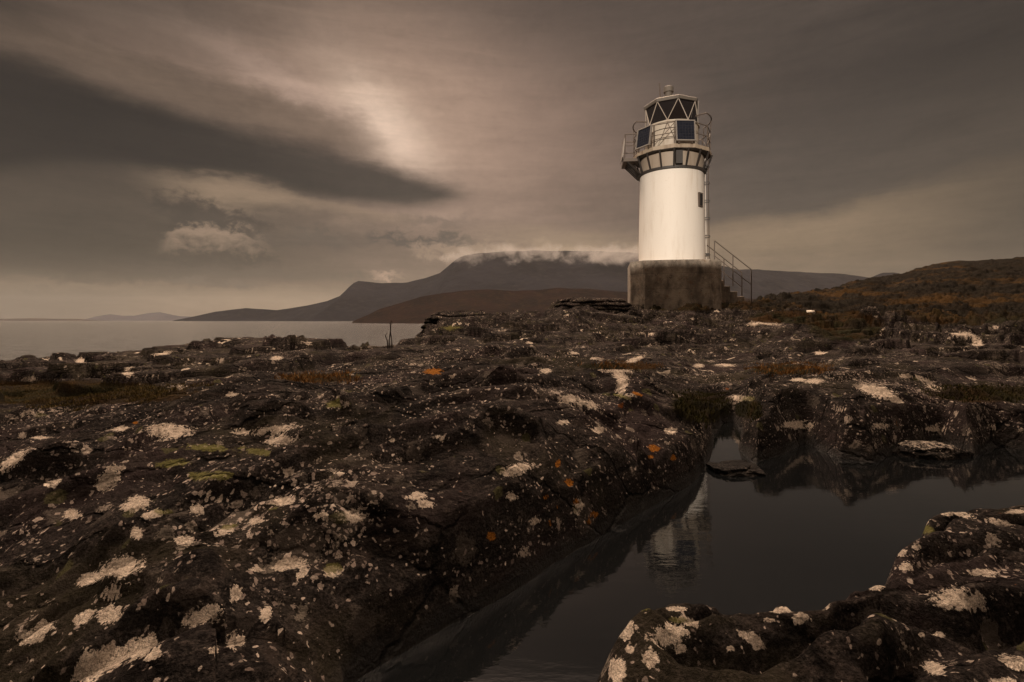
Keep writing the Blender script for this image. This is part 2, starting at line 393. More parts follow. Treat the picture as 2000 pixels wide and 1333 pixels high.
for a in [(0,0,.15),(0,-1,.2),(-1.2,0,.1),(1.5,0,.15),(0,-4,.3),(-4,0,0),(4,0,.4),(0,-12,.8),(-12,0,-1.5),(12,0,1.5),(-12,-12,0),(12,-12,1.5),(-30,0,-6),(30,0,4),(-30,30,-7),
          (0,-30,2),(-25,-25,0),(25,-25,3),(0,-90,3),(-90,-60,-4),(90,-60,5),(-120,20,-8),(120,20,6),(-150,150,-9),(0,200,-9),(150,200,-6),(-60,90,-9),(300,100,4),(300,-100,5),(-300,-100,-8),(0,-300,4)]: R(*a)
PT = np.array(PTS)
# pool shore line at water level
def shore(px, py): x, y, z = W(px, py, z=0.0); return (x, y)
POOL = [shore(*p) for p in ((690,1340),(754,1295),(873,1217),(1014,1144),(1107,1092),(1196,1035),(1294,978),(1378,918),(1400,872),(1393,850),(1404,826),(1428,822),(1446,842),(1446,880),
        (1478,904),(1530,886),(1572,866),(1640,894),(1705,902),(1760,878),(1832,868),(1900,892),(1962,872),(2050,886),(2250,870))] + [(4.6,3.1),(4.0,1.4),(1.6,.55),(.35,.42),(-.2,.7)]
def lp(x, y):
    r = np.hypot(x, y); s = np.log1p(r / .5) / np.maximum(r, 1e-9)
    return x * s, y * s
cu, cv = lp(PT[:, 0], PT[:, 1])
def tps(d2): return np.where(d2 > 1e-12, d2 * np.log(np.maximum(d2, 1e-12)), 0)
n_ = len(PT)
A = np.zeros((n_ + 3, n_ + 3))
A[:n_, :n_] = tps((cu[:, None] - cu) ** 2 + (cv[:, None] - cv) ** 2) + np.eye(n_) * .004
A[:n_, n_] = 1; A[:n_, n_ + 1] = cu; A[:n_, n_ + 2] = cv; A[n_:, :n_] = A[:n_, n_:].T
# heights are compressed with distance so that far relief does not ring into the near ground
sc_pt = (.35 + np.hypot(PT[:, 0], PT[:, 1]) * .12)
wts = np.linalg.solve(A, np.concatenate([PT[:, 2] / sc_pt, [0, 0, 0]]))
def base_z(x, y):
    u, v = lp(x, y); out = np.full(x.shape, wts[n_]) + wts[n_ + 1] * u + wts[n_ + 2] * v
    for i in range(n_): out += wts[i] * tps((u - cu[i]) ** 2 + (v - cv[i]) ** 2)
    return out * (.35 + np.hypot(x, y) * .12)
COAST = [(-400, -400), (-60, 4), (-30, 10), (-13.6, 13.3), (-11, 13.2), (-7.4, 13.3), (-5.2, 13.2), (-4.1, 12.2), (-3.2, 12.2), (-2.6, 12.9), (-2.3, 15.4), (-1.3, 16.4), (1.2, 18.4), (1.6, 21.5), (5.4, 25.0), (6.5, 30),
         (10, 34), (14, 42), (20, 52), (34, 62), (52, 74), (70, 82), (120, 90), (420, 100), (420, -420)]
def seg_signed(x, y, pts):
    d = np.full(x.shape, 1e9); sg = np.zeros(x.shape)
    for (ax, ay), (bx, by) in zip(pts[:-1], pts[1:]):
        ex, ey = bx - ax, by - ay
        t = np.clip(((x - ax) * ex + (y - ay) * ey) / (ex * ex + ey * ey + 1e-12), 0, 1)
        q = np.hypot(x - ax - t * ex, y - ay - t * ey); n = q < d
        d = np.where(n, q, d); sg = np.where(n, np.sign(ex * (y - ay) - ey * (x - ax)), sg)
    return d * sg, d
STEPS = [([W(a, b, z=.22)[:2] for a, b in l], h, w, f) for l, h, w, f in (
    ([(-60,1075),(60,1062),(150,1050),(260,1075),(330,1062),(430,1028),(540,1010)], .055, .045, .22),
    ([(440,1215),(462,1120),(540,1092),(640,1090),(700,1120),(716,1200)], .055, .04, .2),
    ([(-40,960),(90,930),(200,905),(280,880),(360,858),(450,868),(545,892),(640,930)], .06, .04, .16),
    ([(800,952),(900,946),(980,925),(1050,925),(1060,960)], .06, .025, .12),
    ([(560,880),(700,872),(800,850),(900,856),(1000,840)], .04, .03, .18),
    ([(100,1260),(220,1230),(330,1240),(440,1215)], .06, .03, .12),
    ([(-60,1190),(60,1160),(150,1150),(240,1160)], .05, .025, .10))]
STEPS += [([W(a, b, z=.40)[:2] for a, b in l], h, w, f) for l, h, w, f in (
    ([(990,712),(1080,716),(1150,745),(1215,772),(1236,800)], .10, .08, .6),
    ([(620,800),(760,790),(860,772),(960,778)], .08, .06, .35),
    ([(330,812),(440,782),(560,776),(640,790)], .08, .06, .3))]
SKYFIX = None
WANT = np.array([(-200,712),(0,703),(120,691),(240,686),(340,674),(430,661),(520,657),(600,657),(648,665),(660,669),(700,670),(760,668),(800,658),(830,645),(850,632),(870,622),(920,613),(1000,609),(1068,605),(1080,598),(1150,596),(1240,597),(1312,597),(1400,593),(1470,585),(1500,577),(1560,570),(1640,560),(1665,548),(1690,543),(1720,541),(1760,534),(1800,522),(1850,511),(1930,508),(1990,503),(2100,497),(2300,490)], float)
# evaluate the smooth surface on a coarse log-polar lattice, then look it up
def ground_z(x, y, detail=True):
    r = np.hypot(x, y)
    z = base_z_fast(x, y)
    if SKYFIX is not None:
        z = z - np.interp(x / np.maximum(y, .3), *SKYFIX) / F * np.clip(y, 0, 90) * sstep(5, 10, r) * (y > .5)
    z = np.where(r > 9, np.maximum(np.minimum(z, z - 1.1 * np.clip(poly_sd(x + .5 * perlin(x * .4, y * .4, 33), y + .5 * perlin(x * .4, y * .4, 34), COAST), 0, 300)), -9), z)
    # added unseen ridge behind the camera, shaped to shade foreground and right hill
    d = -(x * math.sin(SUN_AZ) + y * math.cos(SUN_AZ)); s_ = x * math.cos(SUN_AZ) - y * math.sin(SUN_AZ)
    shade_rid = (12.05 + .5 * fbm(s_ * .09, d * .05, 40, 3)) * sstep(9, 30, d) * (1 - .5 * sstep(40, 110, d)) * (1 + 1.25 * sstep(5, 20, s_)) * (1 - sstep(70, 160, np.abs(s_)))
    z = np.where(d > 9, np.maximum(z, shade_rid - 2.0), z)
    wx = x + .10 * perlin(x * 1.7, y * 1.7, 11) + .03 * perlin(x * 6, y * 6, 12); wy = y + .10 * perlin(x * 1.7, y * 1.7, 13) + .03 * perlin(x * 6, y * 6, 14)
    ca, sa = math.cos(rad(28)), math.sin(rad(28))
    a = wx * ca + wy * sa; b = -wx * sa + wy * ca
    near = 1 - sstep(5, 11, r)
    amp = sstep(.2, 1.2, r)
    z = z + amp * near * (.055 * billow(a * .8, b * 2.3, 21) + .012 * fbm(x * 5, y * 5, 31, 5, .56) + .015 * billow(a * 2.2, b * 6.8, 25, 3) + .006 * billow(a * 7, b * 15, 28, 3))
    q = b * 2.1 + .55 * perlin(x * .9, y * .9, 151) + .25 * perlin(x * 2.6, y * 2.6, 152); fq = q - np.floor(q)
    lv = perlin(np.floor(q) * 3.37, a * .55, 153)
    z = z + near * amp * .062 * sstep(-.35, .35, lv) * (sstep(0, .13, fq) - fq - .08 * np.exp(-(np.minimum(fq, 1 - fq) / .05) ** 2))
    q = b * 5.3 + .6 * perlin(x * 1.6, y * 1.6, 155) + .3 * perlin(x * 5, y * 5, 156); fq = q - np.floor(q)
    z = z + near * amp * .020 * sstep(-.2, .4, perlin(np.floor(q) * 2.7, a * 1.1, 157)) * (sstep(0, .16, fq) - fq)
    for line, h_, w_, fo in STEPS:
        e_ = seg_signed(x + .05 * perlin(x * 4, y * 4, 44) + .02 * perlin(x * 13, y * 13, 45), y + .05 * perlin(x * 4, y * 4, 46) + .02 * perlin(x * 13, y * 13, 47), line)
        z = z + h_ * (sstep(-w_, w_, e_[0]) - .5) * np.exp(-(e_[1] / fo) ** 2)
    fr = sstep(5, 11, r) * (1 - .75 * sstep(40, 90, r))
    sc_ = np.clip(r / 14, .5, 2.5)
    rough = .19 * billow(a * .34, b * .62, 51, 4, .5) + .07 * fbm(x * .9, y * 1.3, 61, 5, .55) + .075 * billow(a * 1.4, b * 3.0, 66, 4)
    soft = 1 - .52 * sstep(20, 34, r)
    q = (y - .25 * x) * .42 + .8 * perlin(x * .16, y * .16, 161) + .35 * perlin(x * .5, y * .5, 162); fq = q - np.floor(q)
    slab = .34 * sstep(-.3, .3, perlin(np.floor(q) * 3.1, x * .22, 163)) * (sstep(0, .12, fq) - fq)
    q = (y - .12 * x) * 1.15 + .7 * perlin(x * .4, y * .4, 165) + .3 * perlin(x * 1.4, y * 1.4, 166); fq = q - np.floor(q)
    slab = slab + .11 * sstep(-.3, .3, perlin(np.floor(q) * 2.3, x * .5, 167)) * (sstep(0, .14, fq) - fq)
    z = z + fr * soft * (sc_ * rough * (.55 + .45 * sstep(-3, 2, x)) + slab)
    # bedding steps
    tst = .20 + .10 * perlin(x * .25, y * .25, 71); tilt = z + .04 * x * .3 + .05 * perlin(x * .6, y * .6, 77)
    q = tilt / tst; fl = np.floor(q); frac = q - fl
    ter = (fl + sstep(.66, .92, frac)) * tst
    lay = 1.15 * sstep(7, 11, r) * (1 - sstep(34, 55, r)) * sstep(-.25, .25, perlin(x * .22, y * .3, 81) + .25)
    z = z + lay * .8 * (ter - tilt) + lay * .02 * perlin(x * 4, y * 4, 9)
    # the rock pool basin
    sd = poly_sd(wx * .35 + x * .65, wy * .35 + y * .65, POOL)
    inp = sd < 0
    z = np.where(inp, np.minimum(z, np.maximum(-.35, sd * .9)), z)
    k = np.clip(sd, 0, None)
    cap = 1.5 * k ** .8 + .5 * k
    z = np.where(~inp & (sd < 1.0), np.minimum(z, cap + .02 * sstep(0, .1, k) * perlin(x * 9, y * 9, 4)), z)
    z = np.where(~inp & (sd < 1.0), np.maximum(z, .35 * np.minimum(k, .1)), z)
    return z
_LA = np.linspace(-np.pi, np.pi, 721); _LR = np.linspace(0, np.log1p(700 / .5), 420)
_gr = (np.exp(_LR) - 1) * .5
_GZ = base_z(_gr[:, None] * np.sin(_LA)[None], _gr[:, None] * np.cos(_LA)[None])
def base_z_fast(x, y):
    r = np.hypot(x, y); a = np.arctan2(x, y)
    fi = np.clip(np.log1p(r / .5) / _LR[-1] * (len(_LR) - 1), 0, len(_LR) - 1.001); fj = np.clip((a + np.pi) / (2 * np.pi) * 720, 0, 719.999)
    i = fi.astype(int); j = fj.astype(int); u = fi - i; v = fj - j
    return (_GZ[i, j] * (1 - u) * (1 - v) + _GZ[i + 1, j] * u * (1 - v) + _GZ[i, j + 1] * (1 - u) * v + _GZ[i + 1, j + 1] * u * v)

for _it in range(3):
    _p = np.arange(-200, 2300, 12.0); _Y = np.exp(np.linspace(math.log(6), math.log(95), 420))
    _x = (_p[None] - 1000) / F * _Y[:, None]; _yy = np.broadcast_to(_Y[:, None], _x.shape)
    _sky = (HY - F * (ground_z(_x, _yy) - HC) / _yy).min(0)
    _e = np.interp(_p, WANT[:, 0], WANT[:, 1]) - _sky
    _e = np.convolve(np.pad(_e, 3, 'edge'), np.ones(7) / 7, 'valid')
    _old = 0 if SKYFIX is None else SKYFIX[1]
    SKYFIX = ((_p - 1000) / F, _e + _old)
    print("skyline error", float(np.abs(_e).mean()))
def visible_depth(px, py, lo=.6, hi=80):
    """first point of the ground met along the sight line of a pixel"""
    Y = np.exp(np.linspace(math.log(lo), math.log(hi), 1500)); x = (px - 1000) / F * Y; zr = HC + (HY - py) / F * Y
    g = ground_z(x, Y) - zr
    k = np.nonzero(g > 0)[0]
    return float(Y[k[0]]) if len(k) else None

fine = np.radians(np.linspace(-54, 54, 1380)); coarse = np.radians(np.linspace(54, 306, 190)[1:-1])
ang = np.concatenate([fine, coarse])
rr = np.concatenate([np.exp(np.linspace(math.log(.35), math.log(95), 1080)), np.exp(np.linspace(math.log(95), math.log(420), 60))[1:]])
GX = rr[:, None] * np.sin(ang)[None]; GY = rr[:, None] * np.cos(ang)[None]
GZ = ground_z(GX, GY)
fr_ = rr > 150
GZ[fr_] = np.minimum(GZ[fr_], GZ[fr_] - 12 * sstep(180, 420, rr[fr_])[:, None])
gme = grid_mesh("ground", np.stack([GX, GY, GZ], -1), wrap=True)
GR = np.hypot(GX, GY)

front = GY > .2
PXg = np.where(front, 1000 + F * GX / np.maximum(GY, .2), -9e3); PYg = np.where(front, HY - F * (GZ - HC) / np.maximum(GY, .2), -9e3)
def patches(lst, PX_, PY_, DY_, depth_of):
    out = np.zeros(PX_.shape)
    for (px, py, rx, ry, t) in lst:
        Y0 = depth_of(px, py)
        if Y0 is None: continue
        c_, s_ = math.cos(rad(t)), math.sin(rad(t))
        sel = (np.abs(PX_ - px) < 2.2 * max(rx, ry)) & (np.abs(PY_ - py) < 2.2 * max(rx, ry)) & (np.abs(np.log(np.maximum(DY_, .01) / Y0)) < .35)
        u = PX_[sel] - px; v = PY_[sel] - py
        a = (u * c_ - v * s_) / (rx * .84); b = (u * s_ + v * c_) / (ry * .84)
        out[sel] = np.maximum(out[sel], np.clip(1 - .5 * np.sqrt(a * a + b * b), 0, 1))
    return out
LICHEN = [(330,845,52,16,5),(320,836,40,10,0),(530,840,55,9,8),(545,860,34,10,5),(470,845,22,4,0),(60,808,30,8,5),(450,771,18,5,0),(235,838,22,6,5),(80,855,22,4,0),
          (25,900,40,12,35),(215,930,36,18,35),(205,950,26,12,20),(105,945,22,8,15),(265,985,34,16,18),(300,1005,30,10,10),(140,1005,22,12,0),(405,968,18,9,0),(385,995,18,14,0),(430,975,16,7,0),(550,980,34,10,10),
          (690,1008,28,16,0),(628,1008,16,9,0),(765,860,12,6,0),(530,932,22,5,5),(660,925,16,4,0),(500,1018,22,8,12),(440,1037,22,10,10),(265,1040,16,16,60),(360,1056,26,12,0),
          (235,1108,52,24,15),(175,1130,38,13,20),(225,1158,34,13,15),(165,1205,30,14,25),(215,1200,30,20,20),(80,1230,40,13,20),(60,1250,34,12,10),(80,1222,20,10,50),
          (400,1200,44,20,15),(370,1220,18,10,0),(200,1290,66,34,20),(270,1265,44,26,15),(160,1315,30,22,30),(300,1280,22,10,20),(310,1133,8,8,0),
          (462,1160,14,20,-20),(520,1200,14,22,-10),(460,1255,20,16,20),(418,1270,14,10,30),(570,1100,36,14,12),(545,1110,20,8,0),(590,1120,18,12,30),(500,1112,18,6,0),(650,1116,22,12,0),(528,1236,10,8,0),
          (815,970,24,10,10),(830,985,20,10,0),(1010,918,36,13,14),(1045,1018,16,8,15),(1000,970,14,10,0),(1130,990,12,18,-10),(1280,1120,20,10,0),
          (1215,750,14,26,-12),(1210,735,18,10,-30),(1150,790,22,9,-25),(1110,780,26,10,0),(1230,775,16,6,0),(1065,725,14,6,0),(1310,842,14,8,0),(1170,840,16,8,0),(1100,825,14,6,0),(860,855,20,6,0),(885,735,12,5,0),
          (1240,703,24,6,20),(1210,722,42,8,0),(1130,790,20,7,0),(1170,700,20,4,0),(1120,690,22,3,0),(1365,715,12,5,0),(1415,714,22,4,0),(1500,630,30,6,-5),(1470,634,14,5,0),(1520,628,18,4,0),(1260,653,28,4,0),
          (1590,745,22,6,0),(1560,742,20,4,0),(1715,765,44,14,-14),(1745,778,26,8,-20),(1690,758,26,8,-14),(1800,740,30,5,-18),(1830,760,26,7,-20),(1770,735,20,5,0),(1890,655,24,6,-10),(1910,672,14,5,0),(1870,652,16,4,0),
          (1840,683,10,4,0),(1665,650,10,4,0),(1940,640,18,4,0),(1640,800,16,5,0),(1720,832,22,6,0),(1950,835,30,6,0),(1830,838,30,7,0),(1560,830,40,10,0),(1450,780,26,8,-10),(1600,690,12,4,0),(1530,715,16,4,0),(1435,655,12,4,0),
          (345,758,26,6,8),(285,765,20,5,10),(160,705,16,5,0),(250,715,22,4,0),(320,690,26,4,5),(300,735,20,5,0),(430,705,10,6,0),(540,700,14,5,5),(250,730,14,6,0),(60,742,20,8,10),(500,684,30,5,5),(580,682,20,4,5)]
ORANGE = [(1277,876,16,9,-10),(1112,943,12,9,-25),(1090,905,7,10,0),(960,1048,12,12,0),(1125,980,9,7,0),(1075,1022,6,8,0),(1160,1005,10,8,0),(845,726,24,8,0),(1245,770,14,4,-20),(1315,895,8,8,0),(1150,1020,7,8,0),(1090,990,6,5,0),(1270,893,8,5,0),(265,826,8,4,0),(1065,972,10,4,20)]
YELLOW = [(405,875,60,10,-3),(500,882,46,9,-8),(340,905,50,10,5),(430,930,44,12,0),(390,930,30,12,0),(445,1030,26,8,10),(650,1110,24,16,0),(530,990,20,8,0),(660,790,30,10,0),(1220,776,30,5,-15),(320,1000,26,8,0),(880,640,30,5,0),(1460,780,20,8,0)]
dof = lambda px, py: visible_depth(px, py)
lich = patches(LICHEN, PXg, PYg, GY, dof); oran = patches(ORANGE, PXg, PYg, GY, dof); yell = patches(YELLOW, PXg, PYg, GY, dof)
# every other pale crust is scattered in clusters by the material
hill = sstep(20, 30, GR) * sstep(.36, .5, GX / np.maximum(GY, .5)) * (GY > 0)
ZONES = {'strip': [(120, 768, 270, 24)], 'rust': [(620, 738, 80, 9), (1210, 716, 90, 7), (1540, 722, 80, 11)], 'moss': [(1372, 796, 66, 32), (1930, 770, 120, 16), (1460, 800, 30, 20)],
         'turf': [(1560, 620, 110, 14), (1650, 640, 80, 30), (1330, 600, 90, 8), (1480, 596, 90, 10), (1900, 600, 160, 40)]}
ZD = {}
t2 = np.zeros_like(GZ)
for nm in ZONES:
    for (px, py, rx, ry) in ZONES[nm]:
        dd = [visible_depth(px + u * rx, py + v * ry) for u in (-.6, -.2, .2, .6) for v in (-.5, 0, .5)]
        dd = [q for q in dd if q]
        ZD[(px, py)] = (min(dd) * .93, max(dd) * 1.07)
        t2 = np.maximum(t2, np.clip(1.35 - np.hypot((PXg - px) / rx, (PYg - py) / ry), 0, 1) * (GY > ZD[(px, py)][0] * .9) * (GY < ZD[(px, py)][1] * 1.1))
turf = np.clip(np.maximum.reduce([t2 * 1.2, hill * (.72 + .45 * perlin(GX * .22, GY * .16, 93) + .2 * perlin(GX * .7, GY * .5, 94)), (GY < -8) * .8 * np.ones_like(GZ)]), 0, 1)
for nm, a in (('lichen', lich), ('orange', oran), ('yellow', yell), ('turf', turf), ('hill', hill), ('far', sstep(4.5, 9, GR) * (1 - .6 * sstep(22, 40, GR))), ('wet', (1 - sstep(.015, .085, GZ + .02 * perlin(GX * 6, GY * 6, 2))) * (GR < 6))): attr(gme, nm, a)
ground = tag(link("ground", gme, ROCK), kind='structure')
print("ground z", GZ.min(), GZ.max())

# ------------------------------------------------------------------ water
def water_material(name, base, scale, strength, dist, rough):
    m, b = mat(name)
    co = obco()
    h = noise(mapping(co, scale), 1.0, 5, .6)
    lk(bump(h, strength, dist), b.inputs['Normal'])
    b.inputs['Base Color'].default_value = base; b.inputs['Roughness'].default_value = rough; b.inputs['IOR'].default_value = 1.333
    return m
SEA_Z = -4.5
bm = bmesh.new()
ring = [(-14000, -2000), (14000, -2000), (14000, 13500), (-14000, 13500)]
bm.faces.new([bm.verts.new((x, y, SEA_Z)) for x, y in ring]); me = bpy.data.meshes.new("sea"); bm.to_mesh(me); bm.free()
tag(link("sea", me, water_material("sea water", (.062, .063, .062, 1), (.13, .42, 1), 1.0, 4.0, .10)), kind='structure')
bm = bmesh.new()
wp = [(-.9, .3), (4.9, .3), (4.9, 4.5), (-.9, 4.5)]
bm.faces.new([bm.verts.new((x, y, 0.0)) for x, y in [(-.6,.45),(.3,.3),(1.7,.4),(4.9,1.3),(4.9,3.9),(2.6,4.4),(1.6,4.45),(1.2,3.4),(.2,2.2),(-.6,1.4)]])
me = bpy.data.meshes.new("pool"); bm.to_mesh(me); bm.free()
tag(link("rock_pool", me, water_material("pool water", (.0026, .0030, .0033, 1), (4.0, 9.0, 1), .05, .02, .01)), kind='structure')
bpy.data.materials['pool water'].node_tree.nodes['Principled BSDF'].inputs['IOR'].default_value = 1.8

# ------------------------------------------------------------------ mountains and hills
def hill_material(name, c0, c1, c2, s):
    m, b = mat(name); co = obco()
    n = noise(mapping(co, (1, 1, 1.6)), s, 7, .6)
    c = mix(n.smooth(.38, .62), c0, c1); c = mix(noise(co, s * 5, 5, .6).smooth(.5, .66) * .7, c, c2)
    lk(c, b.inputs['Base Color']); b.inputs['Roughness'].default_value = .95; b.inputs['Specular IOR Level'].default_value = .02
    lk(bump(noise(co, s * 4, 7, .65), .8, .06 / s), b.inputs['Normal'])
    return m
def ridge(name, outline, Yr, D, m, seed, gully=.10, nx=420, ny=110, p=1.25, kind='structure'):
    pts = np.array(outline, float)
    px = np.linspace(pts[0, 0], pts[-1, 0], nx)
    Hh = np.interp(px, pts[:, 0], (HY - pts[:, 1]) / F * Yr) + HC - SEA_Z
    Xs = (px - 1000) / F * Yr
    wl = D * .35
    Hh = Hh * (1 + .012 * fbm(Xs / wl * 3, Xs * 0, seed, 4))
    t = np.concatenate([np.linspace(0, 1, ny), 1 + np.linspace(0, 1, 30)[1:]])
    T, XX = np.meshgrid(t, Xs, indexing='ij'); HH = np.broadcast_to(Hh, T.shape)
    s = np.where(T <= 1, np.clip(T, 0, 1), 1 - (T - 1))
    prof = s ** p
    Dl = np.minimum(D, HH * 3.2 + 8)
    YY = Yr + np.where(T <= 1, (T - 1) * Dl, (T - 1) * D * .8)
    g = fbm(XX / wl * 1.6, YY / wl * .5, seed + 5, 5, .55)
    prof = prof * (1 + gully * g * (1 - s) * 2.2 * np.sqrt(np.clip(s, 0, 1)))
    ZZ = SEA_Z - .6 + HH * prof
    return tag(link(name, grid_mesh(name, np.stack([XX, YY, ZZ], -1)), m), kind=kind)
MTN = [(340,626),(380,618),(420,609),(480,602),(540,606),(570,602),(600,597),(640,588),(665,578),(680,562),(690,553),(700,549),(740,553),(795,552),(830,544),(860,533),(878,517),(890,507),(905,500),(940,494),(1000,490),(1100,490),(1180,492),(1260,496),(1330,506),(1400,517),(1440,527),(1480,526),(1530,530),(1600,533),(1650,536),(1700,543),(1722,533),(1745,532),(1780,538),(1850,548),(2000,556),(2300,590)]
ridge("mountain", MTN, 3600, 1500, hill_material("mountain slope", (.0095, .0095, .0135, 1), (.0045, .0046, .0070, 1), (.016, .0145, .0165, 1), .004), 3)
ridge("hill", [(692,626),(720,614),(742,603),(770,595),(820,580),(870,571),(910,567),(950,565),(1010,568),(1050,566),(1090,562),(1150,564),(1230,571),(1330,577),(1450,582),(1600,590),(1800,600),(2100,615)], 1000, 420,
      hill_material("moorland", (.0145, .0085, .0072, 1), (.009, .0062, .0056, 1), (.021, .014, .008, 1), .018), 13, .06)
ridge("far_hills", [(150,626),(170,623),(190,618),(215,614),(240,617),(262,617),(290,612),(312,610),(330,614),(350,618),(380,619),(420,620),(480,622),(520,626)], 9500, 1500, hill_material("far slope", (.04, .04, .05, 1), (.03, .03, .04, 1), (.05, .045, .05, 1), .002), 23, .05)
ridge("headland", [(-260,622),(-120,620),(0,623),(60,622),(110,623),(150,623),(170,626)], 6000, 600, hill_material("headland slope", (.05, .04, .035, 1), (.035, .03, .03, 1), (.05, .045, .04, 1), .004), 29, .05)

# ------------------------------------------------------------------ generic part builder
class MB:
    def __init__(s): s.bm = bmesh.new()
    def box(s, c, d, rz=0.0, rot=None):
        M = Matrix.Translation(c) @ (rot if rot else Matrix.Rotation(rz, 4, 'Z')) @ Matrix.Diagonal((d[0], d[1], d[2], 1))
        bmesh.ops.create_cube(s.bm, size=1.0, matrix=M); return s
    def tube(s, pts, r, n=6):
        pts = [Vector(p) for p in pts]; rings = []
        for i, p in enumerate(pts):
            d = (pts[min(i + 1, len(pts) - 1)] - pts[max(i - 1, 0)]).normalized()
            a = d.cross(Vector((0, 0, 1)) if abs(d.z) < .9 else Vector((1, 0, 0))).normalized(); b = d.cross(a)
            q = r[i] if isinstance(r, (list, tuple)) else r
            rings.append([s.bm.verts.new(p + a * math.cos(2 * math.pi * k / n) * q + b * math.sin(2 * math.pi * k / n) * q) for k in range(n)])
        for A_, B_ in zip(rings[:-1], rings[1:]):
            for k in range(n): s.bm.faces.new((A_[k], A_[(k + 1) % n], B_[(k + 1) % n], B_[k]))
        s.bm.faces.new(rings[0][::-1]); s.bm.faces.new(rings[-1]); return s
    def lathe(s, prof, n=64, a0=0.0, cap=True, c=(0, 0)):
        rings = [[s.bm.verts.new((c[0] + r * math.sin(a0 + 2 * math.pi * k / n), c[1] - r * math.cos(a0 + 2 * math.pi * k / n), z)) for k in range(n)] for r, z in prof]
        for A_, B_ in zip(rings[:-1], rings[1:]):
            for k in range(n): s.bm.faces.new((A_[k], A_[(k + 1) % n], B_[(k + 1) % n], B_[k]))
        if cap: s.bm.faces.new(rings[0][::-1]); s.bm.faces.new(rings[-1])
        return s
    def prism(s, poly, z0, z1):
        A_ = [s.bm.verts.new((x, y, z0)) for x, y in poly]; B_ = [s.bm.verts.new((x, y, z1)) for x, y in poly]; n = len(poly)
        for k in range(n): s.bm.faces.new((A_[k], A_[(k + 1) % n], B_[(k + 1) % n], B_[k]))
        s.bm.faces.new(A_[::-1]); s.bm.faces.new(B_); return s
    def bevel(s, w, seg=2):
        bmesh.ops.bevel(s.bm, geom=[e for e in s.bm.edges if len(e.link_faces) == 2 and e.calc_face_angle(0) > .3], offset=w, segments=seg, affect='EDGES'); return s
    def build(s, name, m, parent=None, smooth=False, auto=None):
        bmesh.ops.recalc_face_normals(s.bm, faces=s.bm.faces)
        me = bpy.data.meshes.new(name); s.bm.to_mesh(me); s.bm.free()
        if smooth:
            me.polygons.foreach_set('use_smooth', [True] * len(me.polygons))
            if auto:
                try: me.set_sharp_from_angle(angle=rad(auto))
                except Exception: pass
        return link(name, me, m, parent)

def paint(name, base, dirt, rough=.5, scale=2.0, amt=.5, streaks=True, metal=0.0):
    m, b = mat(name); co = obco()
    n = noise(mapping(co, (1.6, 1.6, .22) if streaks else (1, 1, 1)), scale, 7, .62)
    n2 = noise(co, scale * 9, 5, .6)
    f = (n.smooth(.48, .78) + n2.smooth(.58, .75) * .5) * amt
    lk(mix(X.op('MINIMUM', f, 1.0), base, dirt), b.inputs['Base Color'])
    b.inputs['Roughness'].default_value = rough; b.inputs['Metallic'].default_value = metal
    lk(bump(n2, .15, .01), b.inputs['Normal'])
    return m
M_WHITE = paint("white masonry paint", (.80, .745, .67, 1), (.50, .40, .30, 1), .6, 1.6, .5)
M_CREAM = paint("weathered cream paint", (.50, .44, .36, 1), (.24, .16, .10, 1), .55, 2.0, .6)
M_ROOF = paint("grey roof paint", (.135, .115, .095, 1), (.07, .055, .045, 1), .7, 1.5, .7)
M_STEEL = paint("rusty painted steel", (.10, .075, .058, 1), (.045, .026, .017, 1), .6, 5.0, .8)
M_DARK = paint("dark bracket steel", (.035, .03, .027, 1), (.05, .025, .014, 1), .6, 5.0, .6)
M_PALE = paint("pale glazing bar paint", (.42, .36, .30, 1), (.2, .14, .1, 1), .5, 4.0, .5)
M_NECK = paint("shaded neck paint", (.34, .28, .22, 1), (.16, .105, .07, 1), .6, 2.0, .8)  # streaked cream darkened in colour to stand in for the deck's shadow
M_FASC = paint("stained gallery edge", (.36, .29, .215, 1), (.12, .07, .045, 1), .6, 2.2, .8)
M_ALU = paint("grey aluminium", (.30, .27, .24, 1), (.17, .14, .12, 1), .45, 5.0, .5, metal=.3)
M_PIPE = paint("white conduit", (.55, .5, .45, 1), (.3, .24, .2, 1), .5, 4.0, .5)
def glass_mat():
    m, b = mat("dark lantern glass")
    b.inputs['Base Color'].default_value = (.014, .011, .011, 1); b.inputs['Roughness'].default_value = .08; b.inputs['IOR'].default_value = 1.8
    lk(bump(noise(obco(), 3.0, 3), .06, .02), b.inputs['Normal'])
    return m
M_GLASS = glass_mat()
def cell_mat():
    m, b = mat("solar cells"); co = obco()
    br = node('ShaderNodeTexBrick', Scale=1.0); br.offset = 0
    br.inputs['Color1'].default_value = (.010, .012, .020, 1); br.inputs['Color2'].default_value = (.014, .016, .026, 1); br.inputs['Mortar'].default_value = (.035, .035, .04, 1)
    br.inputs['Mortar Size'].default_value = .006; br.inputs['Brick Width'].default_value = .13; br.inputs['Row Height'].default_value = .13
    lk(mapping(co, (1, 1, 1), (rad(90), 0, 0)), br.inputs['Vector']); lk(br.outputs[0], b.inputs['Base Color'])
    b.inputs['Roughness'].default_value = .25
    return m
M_CELL = cell_mat()
